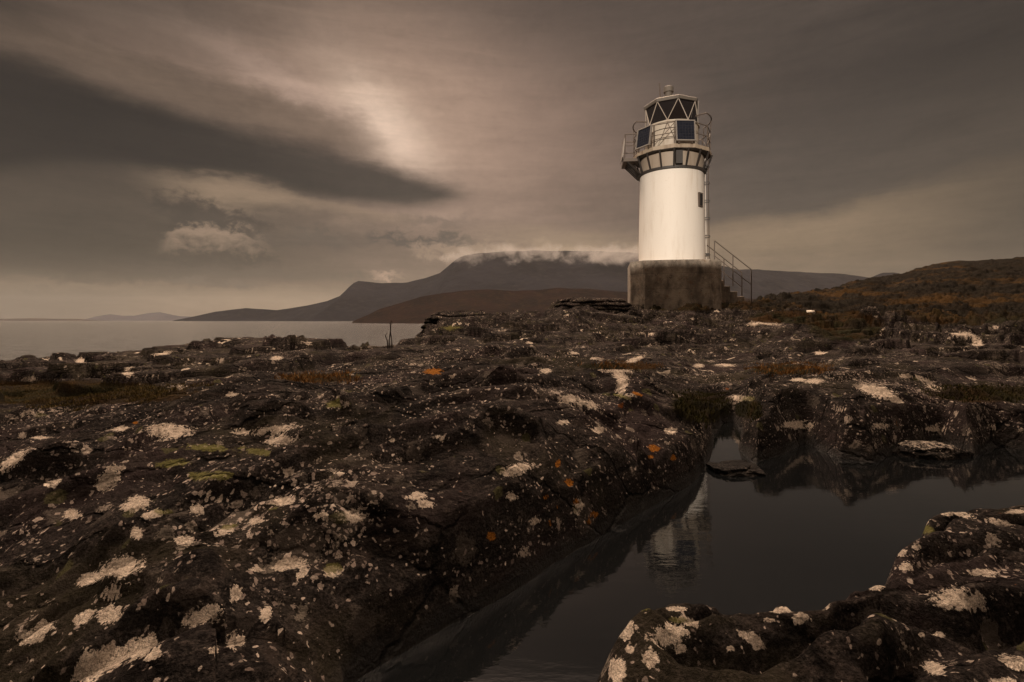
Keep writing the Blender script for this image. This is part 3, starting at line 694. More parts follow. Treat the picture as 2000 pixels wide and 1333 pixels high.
def concrete_mat():
    m, b = mat("stained concrete"); co = obco()
    n = noise(mapping(co, (1, 1, .7)), 1.5, 7, .64); n2 = noise(co, 5, 7, .66); n3 = noise(co, 30, 5, .6)
    c = mix(n.smooth(.35, .65), (.20, .168, .138, 1), (.52, .44, .355, 1))
    c = mix(n2.smooth(.54, .7) * .7, c, (.26, .15, .085, 1))
    c = mix(noise(mapping(co, (1.6, 1.6, .5), loc=(3, 1, 0)), 1.6, 6).smooth(.54, .7) * .6, c, (.062, .052, .044, 1))
    c = mix(noise(co, 2.6, 6, .7).smooth(.60, .68) * .6, c, (.24, .21, .18, 1))
    c = mix(n3.smooth(.55, .75) * .5, c, (.05, .055, .03, 1))
    zc = sep(co)[2] + (n3 - .5) * .02
    ln = X.op('ABSOLUTE', X.op('FRACT', zc * 1.43) - .5).smooth(0.0, .022)
    vj = node('ShaderNodeTexVoronoi', feature='DISTANCE_TO_EDGE', Scale=.9); wv = node('ShaderNodeTexNoise', Scale=3.0, Detail=6.0); lk(co, wv.inputs['Vector']); lk(vadd(co, wv.outputs['Color']), vj.inputs['Vector'])
    ck = X(vj.outputs['Distance']).smooth(.0, .012)
    c = mix((1.0 - ln) * .5, c, (.05, .042, .035, 1)); c = mix((1.0 - ck) * .75, c, (.03, .025, .021, 1))
    c = mix(noise(co, 14, 7, .75).smooth(.56, .70) * .7, c, (.055, .046, .038, 1)); c = mix(noise(mapping(co, loc=(7, 2, 1)), 11, 7, .75).smooth(.60, .72) * .6, c, (.50, .43, .36, 1))
    lk(c, b.inputs['Base Color']); b.inputs['Roughness'].default_value = .9
    lk(bump(n3 + n2 * 2.0 + ln * .8 + ck * .8, .7, .03), b.inputs['Normal'])
    return m
M_CONC = concrete_mat()

# ------------------------------------------------------------------ lighthouse
LX, LY = 7.78, 25.0
BASE_Z = 1.25
va = math.atan2(LX, LY)                        # bearing of the tower, so that 0 deg faces the shore path
LH = bpy.data.objects.new("lighthouse", None); COL.objects.link(LH); LH.location = (LX, LY, BASE_Z); LH.rotation_euler = (0, 0, -va)
tag(LH, "small white round lighthouse on a stained concrete base with solar panels and glazed lantern", "lighthouse")
def zz(z): return z - BASE_Z
def pol(deg, r, z): return (r * math.sin(rad(deg)), -r * math.cos(rad(deg)), zz(z))
TOPB = 3.60
# concrete base: a chamfered block
s_, ch = 2.02, .62
poly = [(-s_ + ch, -s_), (s_ - ch, -s_), (s_, -s_ + ch), (s_, s_ - ch), (s_ - ch, s_), (-s_ + ch, s_), (-s_, s_ - ch), (-s_, -s_ + ch)]
rb = rad(7); poly = [(x * math.cos(rb) - y * math.sin(rb), x * math.sin(rb) + y * math.cos(rb)) for x, y in poly]
b = MB(); b.prism([(x * 1.0, y * 1.0) for x, y in poly], 0, zz(TOPB)); b.bevel(.035, 2)
base = b.build("base", M_CONC, LH)
# tower drum
b = MB(); b.lathe([(1.545, zz(TOPB) + .002), (1.545, zz(4.4)), (1.53, zz(5.6)), (1.50, zz(7.0)), (1.485, zz(8.62))], 96)
tower = b.build("tower", M_WHITE, LH, True, 40)
b = MB(); b.lathe([(1.58, zz(TOPB) + .003), (1.58, zz(TOPB) + .07), (1.547, zz(TOPB) + .10)], 96); b.build("plinth_ring", M_WHITE, tower, True, 40)
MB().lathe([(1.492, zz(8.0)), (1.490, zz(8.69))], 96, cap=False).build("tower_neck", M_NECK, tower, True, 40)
# slit window on the right flank
wd = 57
b = MB()
rot = Matrix.Rotation(rad(wd), 4, 'Z')
ctr = Vector(pol(wd, 1.535, 6.48))
win = MB().box(ctr, (.30, .09, .66), rot=rot).build("window", M_STEEL, LH)
ctr2 = Vector(pol(wd, 1.565, 6.48)); MB().box(ctr2, (.20, .06, .54), rot=rot).build("pane", M_GLASS, win)
# gallery: twelve sided deck
GA = 4.0                                       # bearing of one railing post
def corner(k, r, z): return pol(GA + 30 * k, r, z)
b = MB()
RD = 1.83
b.prism([corner(k, RD, 0)[:2] for k in range(12)], zz(8.70), zz(8.84))
deck = b.build("gallery_deck", M_DARK, LH)
b = MB()
for k in range(12):
    p0 = Vector(corner(k, RD + .012, 8.80)); p1 = Vector(corner(k + 1, RD + .012, 8.80)); mid = (p0 + p1) / 2
    ang_ = math.atan2(p1.y - p0.y, p1.x - p0.x)
    b.box(mid, ((p1 - p0).length + .01, .03, .17), ang_)
b.build("fascia", M_FASC, deck)
b = MB(); b.lathe([(1.505, zz(7.86)), (1.60, zz(7.88)), (1.60, zz(7.98)), (1.50, zz(8.0))], 48, cap=False); b.build("support_ring", M_DARK, LH, True, 40)
for k in range(18):
    dg = GA + 20 * k
    b = MB(); b.tube([pol(dg, 1.575, 7.93), pol(dg, 1.86, 8.70)], .042, 4); b.build("bracket", M_DARK, deck)
b = MB(); b.box(Vector(pol(12, 1.6, 8.33)), (.30, .22, .60), rad(12)); b.build("junction_box", M_DARK, LH)
# left landing of the gallery with open struts below and sheeted side
LB = -80
b = MB()
rot = Matrix.Rotation(rad(LB), 4, 'Z')
b.box(Vector(pol(LB, 1.98, 8.60)), (1.25, .72, .14), rot=rot)
landing = b.build("landing", M_STEEL, LH)
b = MB()
for off in (-.55, -.28, .0, .28, .55):
    q = Vector((math.cos(rad(LB)), math.sin(rad(LB)), 0)) * off
    b.tube([Vector(pol(LB, 1.52, 7.9)) + q, Vector(pol(LB, 2.28, 8.66)) + q], .035, 4)
b.build("strut", M_DARK, landing)
b = MB()
b.box(Vector(pol(LB, 2.32, 9.27)), (1.15, .03, 1.02), rot=rot @ Matrix.Rotation(rad(-7), 4, 'X'))
b.build("side_panel", M_ALU, landing)
for off in (-.56, .56):
    b = MB(); q = Vector((math.cos(rad(LB)), math.sin(rad(LB)), 0)) * off
    b.tube([Vector(pol(LB, 2.28, 8.7)) + q, Vector(pol(LB, 2.26, 9.85)) + q], .028, 6); b.tube([Vector(pol(LB, 2.26, 9.85)) + q, Vector(pol(LB, 1.5, 9.85)) + q], .024, 6)
    b.tube([Vector(pol(LB, 2.28, 9.3)) + q, Vector(pol(LB, 1.5, 9.3)) + q], .02, 6)
    b.build("landing_rail", M_STEEL, landing)
# railing
for k in range(12):
    b = MB(); b.tube([corner(k, RD - .05, 8.84), corner(k, RD - .05, 9.92)], .024, 6); b.build("railing_post", M_STEEL, deck)
b = MB()
for z, r in ((9.90, .022), (9.42, .018)):
    b.tube([corner(k, RD - .05, z) for k in range(13)], r, 6)
for k in (-1, 2, 3, 4, 9, 8): b.tube([corner(k, RD - .05, 8.95), corner(k + 1, RD - .05, 9.85)], .016, 5)
for k in (2, 3, 8): b.tube([corner(k, RD - .05, 9.85), corner(k + 1, RD - .05, 8.95)], .016, 5)
b.build("railing", M_STEEL, deck)
# raised safety hoops left and right
for a0, a1 in ((58, 122), (-122, -62)):
    pts = [pol(a0 if a0 > 0 else a1, 1.28, 10.46)] if a0 > 0 else []
    arc = [pol(a0 + (a1 - a0) * t / 14, 1.82, 10.44) for t in range(15)]
    b = MB(); b.tube((pts + arc) if a0 > 0 else (arc + [pol(a1, 1.28, 10.46)]), .028, 6)
    e = a1 if a0 > 0 else a0
    b.tube([arc[-1] if a0 > 0 else arc[0], pol(e, 1.80, 9.9)], .024, 6)
    mid_ = (a0 + a1) / 2
    b.tube([pol(mid_ , 1.82, 10.44), pol(mid_, 1.78, 9.9)], .02, 6)
    b.build("safety_hoop", M_STEEL, deck)
# solar panels hang on the railing of the two facets either side of the middle one
for k, lean in ((-2, 9), (0, 6)):
    p0 = Vector(corner(k, RD + .04, 9.42)); p1 = Vector(corner(k + 1, RD + .04, 9.42)); mid = (p0 + p1) / 2
    ang_ = math.atan2(p1.y - p0.y, p1.x - p0.x)
    e = bpy.data.objects.new("solar_panel", None); COL.objects.link(e); e.parent = LH
    e.location = mid + Vector((mid.x, mid.y, 0)).normalized() * .07; e.rotation_euler = (rad(-lean), 0, ang_)
    MB().box((0, 0, .03), (.80, .03, .88)).bevel(.004, 1).build("cell_sheet", M_CELL, e)
    b = MB()
    for sx in (-1, 1): b.box((sx * .42, -.012, .03), (.05, .075, .98))
    for sz in (-1, 1): b.box((0, -.012, .03 + sz * .465), (.79, .075, .05))
    b.build("panel_frame", M_ALU, e)
    for sx in (-.3, .3): MB().box((sx, .05, -.1), (.04, .07, .9)).build("mounting_bar", M_STEEL, e)
# lantern
mur = MB().lathe([(1.24, zz(8.845)), (1.24, zz(10.12)), (1.30, zz(10.13)), (1.30, zz(10.20))], 64).build("lantern_wall", M_CREAM, LH, True, 40)
for dg in range(-172, 188, 45): MB().tube([pol(dg, 1.255, 8.9), pol(dg, 1.255, 10.1)], .012, 4).build("wall_seam", M_STEEL, mur)
for a_, c_ in ((-8, -33), (-8, 17)): MB().tube([pol(a_, 1.28, 10.1), pol((a_ + c_) / 2, 1.262, 9.45), pol(c_, 1.28, 8.9)], .012, 4).build("wall_brace", M_STEEL, mur)
MB().tube([pol(-8 + t, 1.262, 9.42) for t in range(-60, 61, 6)], .012, 4).build("wall_seam", M_STEEL, mur)
lan = bpy.data.objects.new("lantern", None); COL.objects.link(lan); lan.parent = LH
bot = [pol(-8 + 45 * k, 1.23, 10.22) for k in range(8)]; tp = [pol(14.5 + 45 * k, 1.23, 11.20) for k in range(8)]
tris = []
for k in range(8): tris += [(bot[k], bot[(k + 1) % 8], tp[k]), (tp[k], bot[(k + 1) % 8], tp[(k + 1) % 8])]
for t in tris:
    bm = bmesh.new(); cen = sum((Vector(p) for p in t), Vector()) / 3; nrm = (Vector(t[1]) - Vector(t[0])).cross(Vector(t[2]) - Vector(t[0])).normalized()
    if nrm.dot(Vector((cen.x, cen.y, 0))) < 0: nrm = -nrm
    fv = [bm.verts.new(cen + (Vector(p) - cen) * .97) for p in t]; bv = [bm.verts.new(cen + (Vector(p) - cen) * .97 - nrm * .02) for p in t]
    bm.faces.new(fv); bm.faces.new(bv[::-1])
    for i in range(3): bm.faces.new((fv[i], bv[i], bv[(i + 1) % 3], fv[(i + 1) % 3]))
    bmesh.ops.recalc_face_normals(bm, faces=bm.faces)
    me = bpy.data.meshes.new("lantern_pane"); bm.to_mesh(me); bm.free(); link("lantern_pane", me, M_GLASS, lan)
b = MB()
for k in range(8):
    o_ = lambda p: (p[0] * 1.012, p[1] * 1.012, p[2])
    b.tube([o_(bot[k]), o_(tp[k])], .018, 6); b.tube([o_(bot[(k + 1) % 8]), o_(tp[k])], .018, 6)
    b.tube([o_(bot[k]), o_(bot[(k + 1) % 8])], .026, 6)
b.build("glazing_bars", M_PALE, lan)
b = MB(); b.lathe([(1.20, zz(11.18)), (1.31, zz(11.17)), (1.34, zz(11.30)), (1.27, zz(11.36)), (.75, zz(11.55)), (.30, zz(11.66)), (.22, zz(11.68))], 8, rad(14.5))
roof = b.build("roof", M_ROOF, LH)
b = MB(); b.lathe([(.17, zz(11.60)), (.17, zz(12.0)), (.235, zz(12.01)), (.235, zz(12.25)), (.20, zz(12.28))], 24, c=(-.13, 0)); b.build("vent", M_ROOF, roof, True, 40)
b = MB(); b.tube([(-.52, .0, zz(11.60)), (-.535, 0, zz(12.0)), (-.54, 0, zz(12.52))], [.034, .030, .022], 6); b.tube([(-.46, 0, zz(11.74)), (-.535, 0, zz(12.05))], .012, 5)
b.tube([(-.60, 0, zz(12.42)), (-.59, 0, zz(12.54))], .006, 4); b.tube([(-.60, 0, zz(12.44)), (-.54, 0, zz(12.40))], .006, 4)
b.build("antenna", M_STEEL, roof)
b = MB()
for a_ in (64, 66): b.tube([pol(a_, 1.31, 10.2), pol(a_, 1.345, 11.2)], .02, 6)
b.build("drain_pipe", M_ALU, LH)
# ladder up the right flank
lad = bpy.data.objects.new("ladder", None); COL.objects.link(lad); lad.parent = LH
LA = 84
for i, rr_ in enumerate((1.60, 1.735)):
    b = MB(); b.tube([pol(LA + (0 if i else 3), rr_, TOPB), pol(LA + (0 if i else 3), rr_ - .04, 6.6), pol(LA + (0 if i else 3), rr_ - .06, 8.72)], .028 if i == 0 else .022, 6); b.build("ladder_rail", (M_PIPE, M_STEEL)[i], lad)
for z in (3.98, 4.85, 5.70, 6.52, 7.38, 8.16):
    rr_ = 1.735 - .02 * (z - TOPB) / 5
    hoop = [pol(LA - 3, 1.50, z - .05)] + [(Vector(pol(LA, rr_ - .02, z)) + Vector((math.cos(q), -.16, math.sin(q))) * .0 + Vector((.05 * math.sin(rad(t)), -.08, -.055 * math.cos(rad(t))))) for t, q in ((0, 0), (45, 0), (90, 0), (135, 0), (180, 0))] + [pol(LA - 3, 1.50, z + .06)]
    MB().tube(hoop, .017, 5).build("ladder_bracket", M_DARK, lad)
b = MB(); b.box(Vector(pol(76, 1.56, 8.12)), (.12, .16, .16), rad(76)); b.build("cable_box", M_DARK, LH)
b = MB(); b.box(Vector(pol(86, 1.66, 4.02)), (.1, .16, .10), rad(86)); b.build("cable_clip", M_DARK, LH)
# stairs down the right side, running straight along the shore
st = bpy.data.objects.new("staircase", None); COL.objects.link(st); st.parent = LH
st.rotation_euler = (0, 0, va); st.location = (0, 0, 0)            # back to the axes of the shore
def sl(x, y, z): return (x - LX, y - LY, zz(z))
for i, (zt, x0, x1) in enumerate(((2.80, 9.55, 10.14), (2.52, 10.142, 10.46), (2.26, 10.462, 10.80), (2.02, 10.802, 11.14))):
    b = MB(); c0 = sl((x0 + x1) / 2, 25.05, (zt + 1.2) / 2); b.box(c0, (x1 - x0, 1.05, zt - 1.2)); b.bevel(.02, 1); b.build("step", M_CONC, st)
for Yr, sh in ((24.5, 0), (25.62, 0)):
    k = Yr / 24.5
    if sh == 0 and Yr > 25: top_, bot_ = W(1379, 478, Yr), W(1449, 533, Yr)
    else: top_, bot_ = W(1395.5, 470.7, Yr), W(1467.5, 527, Yr)
    tv, bv = Vector(sl(*top_)), Vector(sl(*bot_)); md = (tv + bv) / 2
    b = MB()
    b.tube([tv, bv], .026, 6)
    dn = Vector((0, 0, -.72)); b.tube([tv + dn, bv + dn], .019, 6)
    for p, foot in ((tv, TOPB - .1), (md, 2.5), (bv, 1.5)):
        b.tube([p, Vector((p.x, p.y, zz(foot)))], .026, 6)
    b.build("stair_railing", M_STEEL, st)

# ------------------------------------------------------------------ separate rocks
def rock_attrs(me, PX_=None):
    n = len(me.vertices)
    for nm in ('lichen', 'orange', 'yellow', 'turf', 'far', 'wet', 'hill'):
        if nm not in me.attributes: attr(me, nm, np.zeros(n))
# foreground rock at the lower right: a lumpy peninsula standing in the pool
OUT = [(1128,1345),(1150,1300),(1185,1240),(1225,1196),(1270,1180),(1330,1182),(1390,1200),(1440,1192),(1520,1190),(1600,1184),(1655,1150),(1715,1134),(1722,1095),(1778,1062),(1786,1024),(1840,994),(1920,996),(2000,985),(2200,970),(2500,960)]
op = [W(px, py, z=.11)[:2] for px, py in OUT]
op = [(.13, .62)] + op + [(3.4, .5), (1.2, .2), (.35, .3)]
gx = np.linspace(.05, 3.3, 900); gy = np.exp(np.linspace(math.log(.32), math.log(2.6), 640))
RX, RY = np.meshgrid(gx, gy)
wx = RX + .03 * perlin(RX * 5, RY * 5, 101) + .012 * perlin(RX * 14, RY * 14, 103); wy = RY + .03 * perlin(RX * 5, RY * 5, 102) + .012 * perlin(RX * 14, RY * 14, 104)
sd = -poly_sd(wx, wy, op)
ca, sa = math.cos(rad(25)), math.sin(rad(25)); ra = wx * ca + wy * sa; rb_ = -wx * sa + wy * ca
k = np.clip(sd, 0, None)
RZ = np.where(sd > 0, .17 * (1 - np.exp(-k / .05)) - .03 * sstep(.1, .5, k), sd * 3.0)
lump = .034 * billow(ra * 1.5, rb_ * 4.0, 111, 2, .4) + .014 * billow(ra * 4.0, rb_ * 6.5, 117, 2, .4) + .006 * fbm(RX * 14, RY * 14, 120, 4, .5)
RZ = RZ + lump * sstep(-.02, .06, sd)
for line, dep, wid in (([(1215,1255),(1310,1262),(1440,1218),(1500,1205)], .05, .02), ([(1330,1310),(1480,1300),(1700,1245),(1900,1232),(2050,1190)], .06, .025), ([(1730,1340),(1830,1280),(2000,1225),(2150,1190)], .06, .03),
                       ([(1700,1160),(1800,1110),(1900,1090),(2050,1100)], .05, .022), ([(1790,1060),(1870,1030),(1960,1040),(2050,1035)], .04, .018), ([(1440,1218),(1560,1225),(1700,1185)], .04, .018)):
    dd = seg_dist(wx, wy, [W(px, py, z=.13)[:2] for px, py in line]); RZ = RZ - dep * np.exp(-(dd / wid) ** 2) + .018 * np.exp(-((dd - wid * 2.6) / wid) ** 2)
RZ = np.maximum(RZ, -.4)
ox, oy = .9, 1.1
rme = grid_mesh("rock", np.stack([RX - ox, RY - oy, RZ], -1))
rpx = 1000 + F * RX / RY; rpy = HY - F * (RZ - HC) / RY
def rdof(px, py):
    d = np.abs(rpx - px) + np.abs(rpy - py); j = np.where(d < 8, RY, 1e9).argmin(); return float(RY.flat[j]) if d.flat[j] < 8 else None
RL = [(1225,1230,22,22,40),(1305,1240,44,26,15),(1270,1290,18,26,0),(1345,1215,28,10,-20),(1205,1310,22,30,10),(1230,1270,12,8,0),(1330,1268,14,8,0),(1470,1250,34,14,-35),(1425,1268,10,8,0),(1530,1192,40,7,3),(1565,1208,24,12,0),(1505,1212,14,6,0),(1612,1184,14,9,20),(1705,1146,26,10,-5),
      (1875,1172,62,26,-4),(1920,1120,34,9,-6),(1770,1108,16,10,0),(1760,1080,12,9,30),(1805,1020,14,9,20),(1850,1003,16,8,0),(1880,1005,30,6,-15),(1950,1020,30,7,-12),(1985,1000,24,6,0),(1825,1305,26,14,-20),(1985,1295,40,14,-20),(1835,1240,18,6,-10),(1320,1190,26,6,0),(1655,1150,10,6,0),(1790,1070,12,6,0),(1960,1333,30,12,0),(1800,1240,8,6,0)]
attr(rme, 'lichen', patches(RL, rpx, rpy, RY, rdof)); attr(rme, 'yellow', patches([(1810,1035,24,12,0),(1330,1212,30,8,0),(1255,1188,26,8,10)], rpx, rpy, RY, rdof))
attr(rme, 'wet', 1 - sstep(.01, .07, RZ + .02 * perlin(RX * 8, RY * 8, 2)))
rock_attrs(rme)
o = link("rock", rme, ROCK); o.location = (ox, oy, 0)
tag(o, "large lumpy lichen spotted rock jutting into the dark pool in the near right corner", "rock")

def boulder(name, loc, size, seed, label, cat="rock", m=None, sub=5, rz=0, flat=.35, lich=0.0, strata=0.0, wet=0.0):
    bm = bmesh.new(); bmesh.ops.create_icosphere(bm, subdivisions=sub, radius=1.0)
    for v in bm.verts:
        p = v.co.copy(); q = Vector((math.copysign(abs(p.x) ** .75, p.x), math.copysign(abs(p.y) ** .75, p.y), math.copysign(abs(p.z) ** .7, p.z)))
        d = 1 + .22 * mnoise.noise(p * 1.3 + Vector((seed, 0, 0))) + .14 * mnoise.noise(p * 3 + Vector((0, seed, 0))) + .06 * mnoise.noise(p * 7 + Vector((0, 0, seed))) + .03 * mnoise.noise(p * 16 + Vector((seed, seed, 0)))
        v.co = Vector((q.x * d * size[0], q.y * d * size[1], q.z * d * size[2]))
        if strata:
            zq = v.co.z / strata + .5 * mnoise.noise(Vector((p.x * 2 + seed, p.y * 2, 0))); f = zq - math.floor(zq)
            lay = mnoise.noise(Vector((math.floor(zq) * 3.7 + seed, 1.3, 0)))
            sx = 1 + .22 * lay - .16 * max(0, 1 - abs(f - .02) / .16)
            v.co.x *= sx; v.co.y *= sx
    me = bpy.data.meshes.new(name); bm.to_mesh(me); bm.free()
    me.polygons.foreach_set('use_smooth', [True] * len(me.polygons))
    n = len(me.vertices)
    if wet: attr(me, 'wet', np.full(n, wet))
    if lich:
        co = np.zeros(n * 3); me.vertices.foreach_get('co', co); co = co.reshape(-1, 3)
        attr(me, 'lichen', np.clip(sstep(.2, .9, co[:, 2] / size[2]) * lich, 0, 1))
    if strata: attr(me, 'far', np.ones(n))
    rock_attrs(me)
    o = link(name, me, m or ROCK); o.location = loc; o.rotation_euler = (0, 0, rz)
    return tag(o, label, cat)
boulder("rock", W(1438, 922, z=-.005), (.145, .11, .05), 3.1, "low flat dark wet rock barely breaking the still pool water", wet=.7)
boulder("rock", W(1812, 888, z=.0), (.21, .12, .075), 8.4, "small pale topped rock at the foot of the far pool bank", lich=.50, wet=.35)
gz = lambda x, y: float(ground_z(np.array([x]), np.array([y]))[0])
def on_ground(px, Y): x = (px - 1000) / F * Y; return x, Y, gz(x, Y)
def ledge(loc, w, d, layers, seed, label):
    """weathered beds of sandstone, one on another, as one closed mesh"""
    rs = np.random.RandomState(seed); n = 220; th = np.linspace(0, 2 * np.pi, n, endpoint=False); rings = []; zc = -.35
    def ring(k, zq, off):
        c_, s_ = np.cos(th), np.sin(th)
        rx = w * np.sign(c_) * np.abs(c_) ** .6; ry = d * np.sign(s_) * np.abs(s_) ** .6
        f = 1 + off + .07 * fbm(c_ * 1.5 + k * 7.1, s_ * 1.5 + seed, seed, 5, .6) + .03 * fbm(c_ * 9 + k * 3, s_ * 9, seed + 2, 3)
        return np.stack([rx * f, ry * f, np.full(n, zq) + .05 * perlin(c_ * 2 + seed, s_ * 2, 3) + .015 * perlin(c_ * 9 + k, s_ * 9, 5)], -1)
    for k, (hh, off) in enumerate(layers):
        rings += [ring(k, zc, off - .04), ring(k, zc + hh * .12, off + .0), ring(k, zc + hh * .4, off - .02), ring(k, zc + hh * .75, off - .07), ring(k, zc + hh * .99, off - .15)]; zc += hh
    for q in (.75, .5, .25, .02):
        r_ = ring(len(layers) - 1, zc, layers[-1][1]); r_[:, :2] *= q; r_[:, 2] += .02 * perlin(r_[:, 0] * 3, r_[:, 1] * 3, seed) + .02; rings.append(r_)
    P_ = np.stack(rings)[::-1]
    me = grid_mesh("rock_ledge", P_, wrap=True)
    rock_attrs(me); o = link("rock_ledge", me, ROCK); o.location = loc
    return tag(o, label, "rock")
x, y, z = W(1155, 612, 20.8)
ledge((x, y, z), 1.62, .9, [(.30, .10), (.16, .06), (.14, -.02), (.16, -.05), (.15, -.16)], 5, "layered flat topped sandstone ledge on the skyline just left of the lighthouse")
x, y, z = W(905, 640, 15.0)
ledge((x, y, z), 1.15, .8, [(.32, .08), (.13, .05), (.11, -.05), (.12, -.08), (.11, -.26)], 9, "overhanging layered rock ledge at the edge of the sea inlet")
def stone_mat():
    m, b = mat("bleached stone"); co = obco()
    lk(mix(noise(co, 6, 5).smooth(.4, .65), (.62, .56, .48, 1), (.40, .34, .28, 1)), b.inputs['Base Color']); b.inputs['Roughness'].default_value = .8
    return m
sy = visible_depth(1582, 610) - .15; x, y, z = W(1582, 608, sy); z = gz(x, y)
boulder("stone", (x, y, z + .06 * sy / 20), (.0105 * sy, .007 * sy, .0065 * sy), 4.0, "single bleached white stone on the grassy slope right of the stairs", "stone", stone_mat(), sub=3, rz=.4)

# ------------------------------------------------------------------ bare stems on the shore crest
def stem_mat():
    m, b = mat("dead wood"); lk(mix(noise(obco(), 20, 4), (.03, .022, .018, 1), (.06, .045, .035, 1)), b.inputs['Base Color']); b.inputs['Roughness'].default_value = .9
    return m
SY = 10.5
x0, y0, z0 = on_ground(761, SY)
pl = bpy.data.objects.new("dead_plant", None); COL.objects.link(pl); pl.location = (x0, y0, z0)
tag(pl, "bare leafless twiggy plant standing up against the sea on the rock crest", "plant")
M_STEM = stem_mat(); u = SY / F
for pts in ([(0, -8), (-1, 12), (1, 26), (0, 40)], [(5, -8), (4, 12), (1, 26), (3, 43)], [(-4, -8), (-4, 10), (-9, 20), (-5, 24)]):
    MB().tube([(a * u, .01 * i, b_ * 1.3 * u) for i, (a, b_) in enumerate(pts)], [.016, .013, .011, .007], 5).build("stem", M_STEM, pl)

# ------------------------------------------------------------------ grass
def grass(name, n, pick, lo, hi, cols, seed, wscale=1.0):
    rs = np.random.RandomState(seed); V = []; Fc = []; tint = []
    pts = pick(rs, n); k = len(pts)
    x, y = pts[:, 0], pts[:, 1]; z = ground_z(x, y) - .01
    h = rs.uniform(lo, hi, k); a = rs.uniform(0, 2 * np.pi, k); ln = rs.uniform(.15, .8, k) * h; w = h * .045 * wscale + .0015
    lx, ly = np.cos(a) * ln, np.sin(a) * ln; ta = rs.uniform(0, np.pi, k); wx_, wy_ = np.cos(ta) * w, np.sin(ta) * w
    P0 = np.stack([x - wx_, y - wy_, z], -1); P1 = np.stack([x + wx_, y + wy_, z], -1)
    P2 = np.stack([x + lx * .35 + wx_ * .7, y + ly * .35 + wy_ * .7, z + h * .6], -1); P3 = np.stack([x + lx * .35 - wx_ * .7, y + ly * .35 - wy_ * .7, z + h * .6], -1)
    P4 = np.stack([x + lx, y + ly, z + h], -1)
    VV = np.stack([P0, P1, P2, P3, P4], 1).reshape(-1, 3)
    b0 = np.arange(k) * 5
    loops = np.stack([b0, b0 + 1, b0 + 2, b0 + 3, b0 + 3, b0 + 2, b0 + 4], -1).reshape(-1)
    starts = np.stack([np.arange(k) * 7, np.arange(k) * 7 + 4], -1).reshape(-1)
    me = bpy.data.meshes.new(name); me.vertices.add(len(VV)); me.vertices.foreach_set('co', VV.reshape(-1).astype(np.float32))
    me.loops.add(len(loops)); me.loops.foreach_set('vertex_index', loops.astype(np.int32)); me.polygons.add(2 * k); me.polygons.foreach_set('loop_start', starts.astype(np.int32))
    me.update(calc_edges=True); me.validate()
    attr(me, 'tint', np.repeat(rs.rand(k), 5))
    m, b = mat(name + " blades"); t = fattr('tint')
    lk(mix(t, cols[0], cols[1]), b.inputs['Base Color']); b.inputs['Roughness'].default_value = .8; b.inputs['Specular IOR Level'].default_value = .03
    return tag(link(name, me, m), kind='stuff')
def zone(items):
    def pick(rs, n):
        out = []
        for (px, py, rx, ry, Y0, Y1, f) in items:
            m_ = int(n * f); Y = np.exp(rs.uniform(math.log(Y0), math.log(Y1), m_ * 3)); p = rs.uniform(px - rx, px + rx, m_ * 3)
            x = (p - 1000) / F * Y; z = ground_z(x, Y); q = HY - F * (z - HC) / Y
            ok = np.hypot((p - px) / rx, (q - py) / ry) + .55 * perlin(x * 1.8, Y * 1.8, 7) + .3 * perlin(x * 6, Y * 6, 8) < .9
            out.append(np.stack([x[ok], Y[ok]], -1)[:m_])
        return np.concatenate(out)
    return pick
DRY = ((.045, .038, .012, 1), (.12, .080, .028, 1)); RUS = ((.10, .050, .016, 1), (.26, .135, .045, 1)); GRN = ((0.0180, 0.0192, 0.0072, 1), (0.0510, 0.0420, 0.0132, 1))
def zl(nm, fs): return zone([(px, py, rx * 1.1, ry * 1.25, *ZD[(px, py)], f) for (px, py, rx, ry), f in zip(ZONES[nm], fs)])
grass("grass", 60000, zl('strip', (1,)), .012, .036, DRY, 1, .8)
grass("rusty_grass", 9000, zl('rust', (.3, .3, .4)), .015, .055, RUS, 2)
grass("moss_grass", 9000, zl('moss', (.55, .35, .1)), .012, .045, GRN, 3)
grass("moorland_grass", 22000, zone([(1620, 600, 190, 45, 14, 60, .4), (1880, 580, 260, 75, 16, 70, .6)]), .03, .09, ((.008, .0075, .004, 1), (.032, .020, .007, 1)), 4, 1.2)

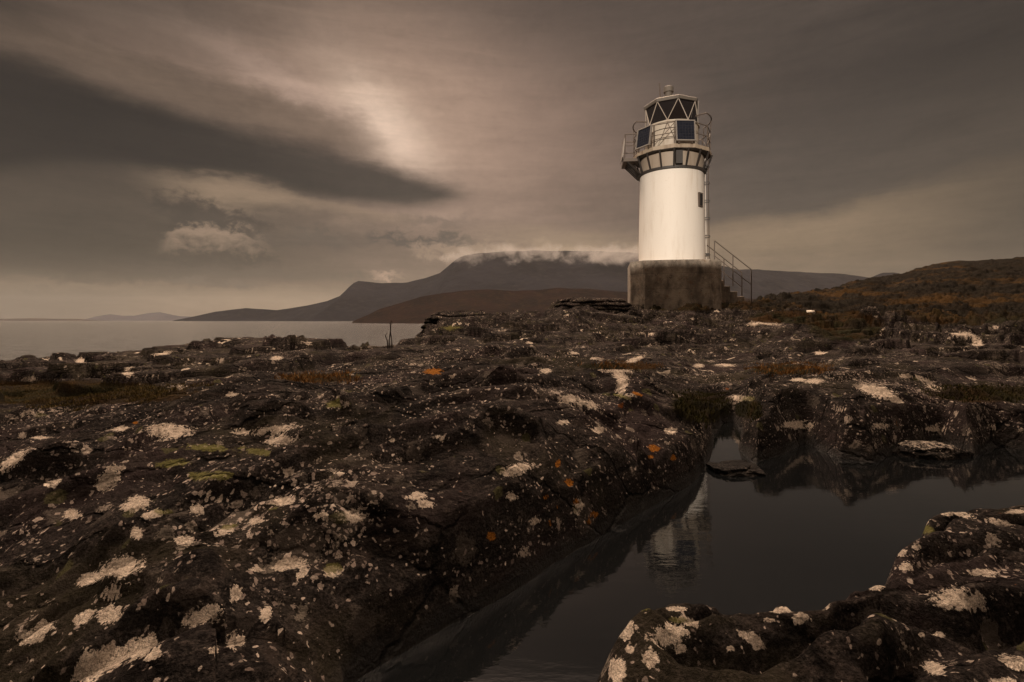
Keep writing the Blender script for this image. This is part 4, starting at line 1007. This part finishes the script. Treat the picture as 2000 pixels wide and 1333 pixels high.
# ------------------------------------------------------------------ cloud lying over the mountain top
def volume_mat(name, col, dens, aniso=0.0):
    m = bpy.data.materials.new(name); m.use_nodes = True; X.nt = m.node_tree; X.nt.nodes.clear()
    v = node('ShaderNodeVolumePrincipled'); o = node('ShaderNodeOutputMaterial'); X.nt.links.new(v.outputs[0], o.inputs['Volume'])
    v.inputs['Color'].default_value = col; v.inputs['Density'].default_value = dens; v.inputs['Anisotropy'].default_value = aniso
    return m, v
m, v = volume_mat("mountain cloud", (.58, .55, .53, 1), 0.0)
co = obco(); cx, cy, cz = sep(co)
n0 = noise(mapping(co, (1.0, .5, 1.0), (0, rad(28), 0)), .0085, 7, .66, .5) * .75 + noise(mapping(co, (1, .5, .6), (0, rad(30), 0)), .0026, 3, .5) * .25
low = cz.smooth(290, 350)          # lower limit of the spill
n1 = noise(mapping(co, (1.0, .4, .0)), .006, 3, .5)
edge = (cz + (n1 - .5) * 190.0).smooth(315, 395)
lk((n0 * 2.2 + edge * .42 - 1.42).smooth(0.0, .55) * low * (1.0 - (cz + (n1 - .5) * 160.0).smooth(455, 520)) * .011, v.inputs['Density'])
Yr = 3600; sec = [(260, 380), (260, 520), (0, 548), (-220, 520), (-430, 430), (-560, 330), (-480, 290), (-100, 300)]
px = np.linspace(862, 1300, 24); rows = []
for i, p in enumerate(px):
    t = min(1, i / 5, (len(px) - 1 - i) / 3); t = .12 + .88 * math.sqrt(max(t, 0))
    cyy, czz = -120, 420
    rows.append([((p - 1000) / F * Yr, Yr + cyy + (a - cyy) * t, czz + (b_ - czz) * t) for a, b_ in sec])
bm = bmesh.new(); vr = [[bm.verts.new(q) for q in r_] for r_ in rows]
for A_, B_ in zip(vr[:-1], vr[1:]):
    for k in range(len(sec)): bm.faces.new((A_[k], A_[(k + 1) % len(sec)], B_[(k + 1) % len(sec)], B_[k]))
bm.faces.new(vr[0][::-1]); bm.faces.new(vr[-1]); bmesh.ops.recalc_face_normals(bm, faces=bm.faces)
me = bpy.data.meshes.new("cloud"); bm.to_mesh(me); bm.free()
tag(link("cloud", me, m), kind='stuff')

# ------------------------------------------------------------------ haze
m, v = volume_mat("sea air", (.90, .88, .86, 1), 1.5e-5)
b = MB(); b.box((0, 5700, 300), (28600, 15900, 632)); b.build("haze", m)
tag(bpy.data.objects["haze"], kind='stuff')
